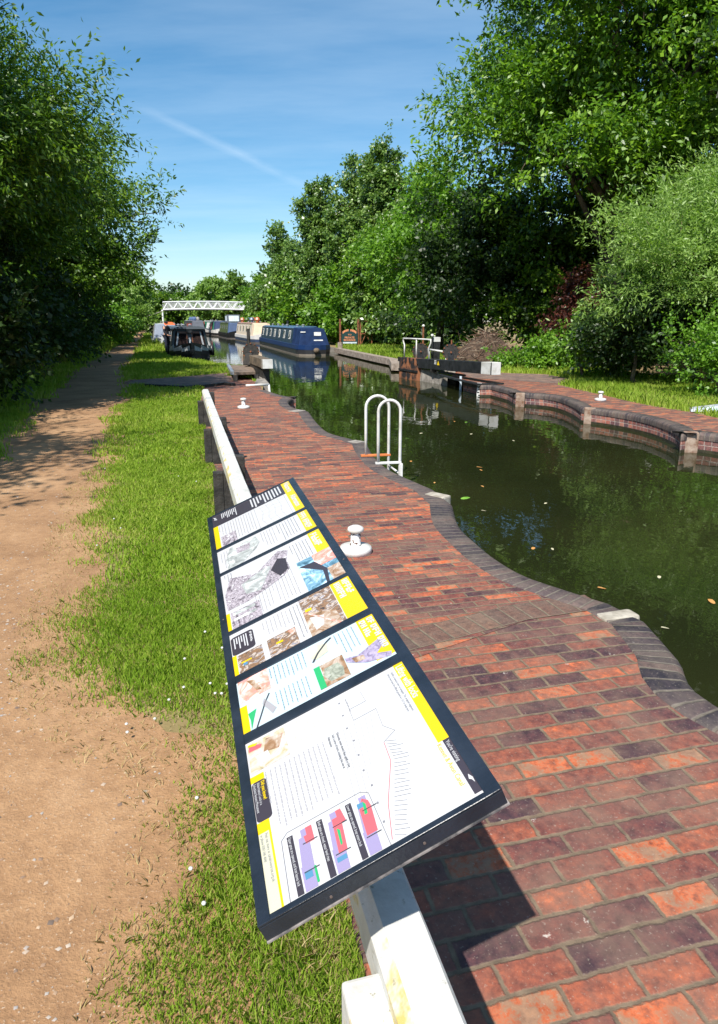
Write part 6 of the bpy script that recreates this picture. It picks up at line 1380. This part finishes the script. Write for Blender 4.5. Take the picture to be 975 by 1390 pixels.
def grass_filter(P, soft=.16, inner=.5):
    """keep points on grass; thin out towards the trodden path"""
    ok = inpoly(P, Lp) & ~inpoly(P, pave_all)
    ins = inpoly(P, path_np); d = np.minimum(distline(P, pe_r), distline(P, pe_l)); sd = np.where(ins, -d, d)
    ns = vnoise(P, 2.3, 3) * .6 + vnoise(P, 7, 4) * .4
    worn = np.clip((sd - np.where((P[:, 1] > 2.2) & (P[:, 1] < 7), .13, .02) + (ns - .5) * 0.60) / np.where(P[:, 1] < 2.3, .30, .50), 0, 1); worn = worn * np.clip(.55 + 1.3 * vnoise(P, 1.9, 17), 0, 1)
    keep = rgG.random(len(P)) < worn ** 1.2
    return ok & keep & (distline(P, L_lock) > .33)
sets = []
for (x0, x1, y0, y1, n, h, w) in ((-1.9, .35, .55, 2.1, 105000, .028, .0036), (-2.4, 0, 2.1, 4.2, 95000, .031, .0050), (-3.2, -.6, 4.2, 8, 85000, .037, .0085), (-5.0, -1.2, 8, 15, 60000, .052, .015), (-9, -3, 15, 32, 46000, .075, .028), (-13.2, -8, 30, 60, 26000, .14, .05), (-28, -12, 58, 100, 16000, .3, .10)):
    P = sample(x0, x1, y0, y1, n); P = P[grass_filter(P)]; sets.append((P, h, w))
for i, (P, h, w) in enumerate(sets): blades('grass', P, h, w, L_GRASS, 200 + i, .55, 'green grass growing between the towpath and the brick paving')
# left verge
for i, (x0, x1, y0, y1, n, h, w) in enumerate(((-8.5, -3.6, 4.5, 13, 42000, .075, .014), (-14, -6.5, 12, 34, 32000, .12, .035), (-20, -12, 33, 70, 16000, .28, .07))):
    P = sample(x0, x1, y0, y1, n); P = P[grass_filter(P)]; blades('verge_grass', P, h, w, L_GRASS, 210 + i, .5, 'longer grass on the left verge of the towpath')
# dry grass near the trodden edge
P = sample(-3.2, .3, .55, 8, 95000); ins = inpoly(P, path_np); d = distline(P, pe_r); sd = np.where(ins, -d, d); ns = vnoise(P, 2.3, 3)
keep = (inpoly(P, Lp) & ~inpoly(P, pave_all)) & (rgG.random(len(P)) < np.exp(-((sd - .20) / .38) ** 2) * (.15 + ns * .8) * (sd > -.10)); P = P[keep]
blades('dry_grass', P, .020, .0036, L_DRY, 220, 1.1, 'straw coloured trodden grass along the edge of the dirt path')
# strip of dry ground along the rail
ys_ = rgG.uniform(.6, 10, 9000); P = np.stack([rail_x(ys_) - .16 + rgG.normal(size=9000) * .06, ys_], 1); P = P[~inpoly(P, pave_all)]
blades('dry_grass', P, .028, .0045, L_DRY, 221, 1.4, 'dry grass at the foot of the white rail')
# right bank grass
Rp = [tuple(p_) for p_ in Rall] + [(-118, 900), (700, 900), (700, -60), (16, -60)]
pave_r = inR + [(2.9, 21.3)] + A((590, 506), (624, 503.6), (674, 506), (741, 508), (772, 514), (780, 518), (757, 522), (790, 530), (821.5, 537), (850, 544), (886, 551.5), (938, 559.5), (975, 567.6)) + [(8.1, 8.6), (9.6, 4), (13, -9)]
for i, (x0, x1, y0, y1, n, h, w) in enumerate(((4.5, 10, 8, 21, 60000, .12, .018), (1.5, 9, 21, 32, 26000, .14, .035), (-1.5, 5, 28, 46, 26000, .22, .045))):
    P = sample(x0, x1, y0, y1, n); P = P[inpoly(P, Rp) & ~inpoly(P, pave_r)]; P = P[distline(P, R_lock) > .4]
    if i == 2: P = P[distline(P, ed_i) > .08]
    blades('bank_grass', P, h, w, L_GRASS, 230 + i, .5, 'bright grass behind the brick paving across the water')
# daisies / clover heads: tiny pale flowers in the turf
fl = MB(); rf_ = np.random.default_rng(9)
for k in range(26):
    px, py = (rf_.uniform(250, 310), rf_.uniform(860, 960)) if k < 8 else (rf_.uniform(110, 280), rf_.uniform(600, 1250))
    x, y = at(px, py); 
    if inpoly(np.array([[x, y]]), path_np)[0]: continue
    fl.lathe((x, y, .035), [(.002, 0), (.007, .003), (.007, .008), (.002, .011)], 7)
tag(fl.build('clover_flowers', M['white'], smooth=True), 'tiny white clover heads dotted through the grass', 'flowers', kind='stuff')
# pebbles on the path
def pebbles(P, s, seed):
    rg_ = np.random.default_rng(seed); n = len(P); O = np.array([[1, 0, 0], [0, 1, 0], [-1, 0, 0], [0, -1, 0], [0, 0, .7], [0, 0, -.5]]); T_ = np.array([[0, 1, 4], [1, 2, 4], [2, 3, 4], [3, 0, 4]])
    a = rg_.random(n) * 6.28; sx = s * (.4 + rg_.random(n) ** 2 * 1.5); sy = sx * (.5 + .5 * rg_.random(n)); sz_ = sx * (.35 + .3 * rg_.random(n))
    X = O[None, :, 0] * sx[:, None]; Y = O[None, :, 1] * sy[:, None]; Z = O[None, :, 2] * sz_[:, None]
    X, Y = X * np.cos(a)[:, None] - Y * np.sin(a)[:, None] + rg_.normal(size=(n, 6)) * s * .1, X * np.sin(a)[:, None] + Y * np.cos(a)[:, None] + rg_.normal(size=(n, 6)) * s * .1
    V = np.stack([X + P[:, 0:1], Y + P[:, 1:2], Z + .001], 2).reshape(-1, 3); Fc = (T_[None] + np.arange(n)[:, None, None] * 6).reshape(-1, 3)
    return V, Fc, np.repeat(rg_.random(n), 4)
mp_, g_, pr_ = newmat('pebble'); at_ = g_.n('ShaderNodeAttribute', attribute_name='rnd'); g_.link(g_.ramp(at_.outputs['Fac'], [(0, (.10, .08, .07)), (.3, (.30, .19, .12)), (.6, (.48, .34, .22)), (.85, (.30, .28, .27)), (1, (.44, .36, .28))]), pr_.inputs['Base Color']); pr_.inputs['Roughness'].default_value = .85
P = sample(-2.6, 0, .5, 4.5, 9000); P = P[inpoly(P, path_np)]; ns = vnoise(P, 1.7, 9); P = P[rgG.random(len(P)) < ns ** 1.5 * 1.1]
P2 = sample(-4, -.8, 4.5, 10, 3500); P2 = P2[inpoly(P2, path_np)]
V, Fc, rn = pebbles(np.vstack([P, P2]), .0065, 3); tag(link('gravel', np_mesh('gravel', V, Fc, [mp_], rnd=rn)), 'loose small stones scattered on the dirt towpath', 'gravel', kind='stuff')
for o in S.objects:
    if o.type == 'MESH' and o.data.polygons and o.name.startswith(('grass', 'dry_grass', 'bank_grass', 'verge_grass')): pass
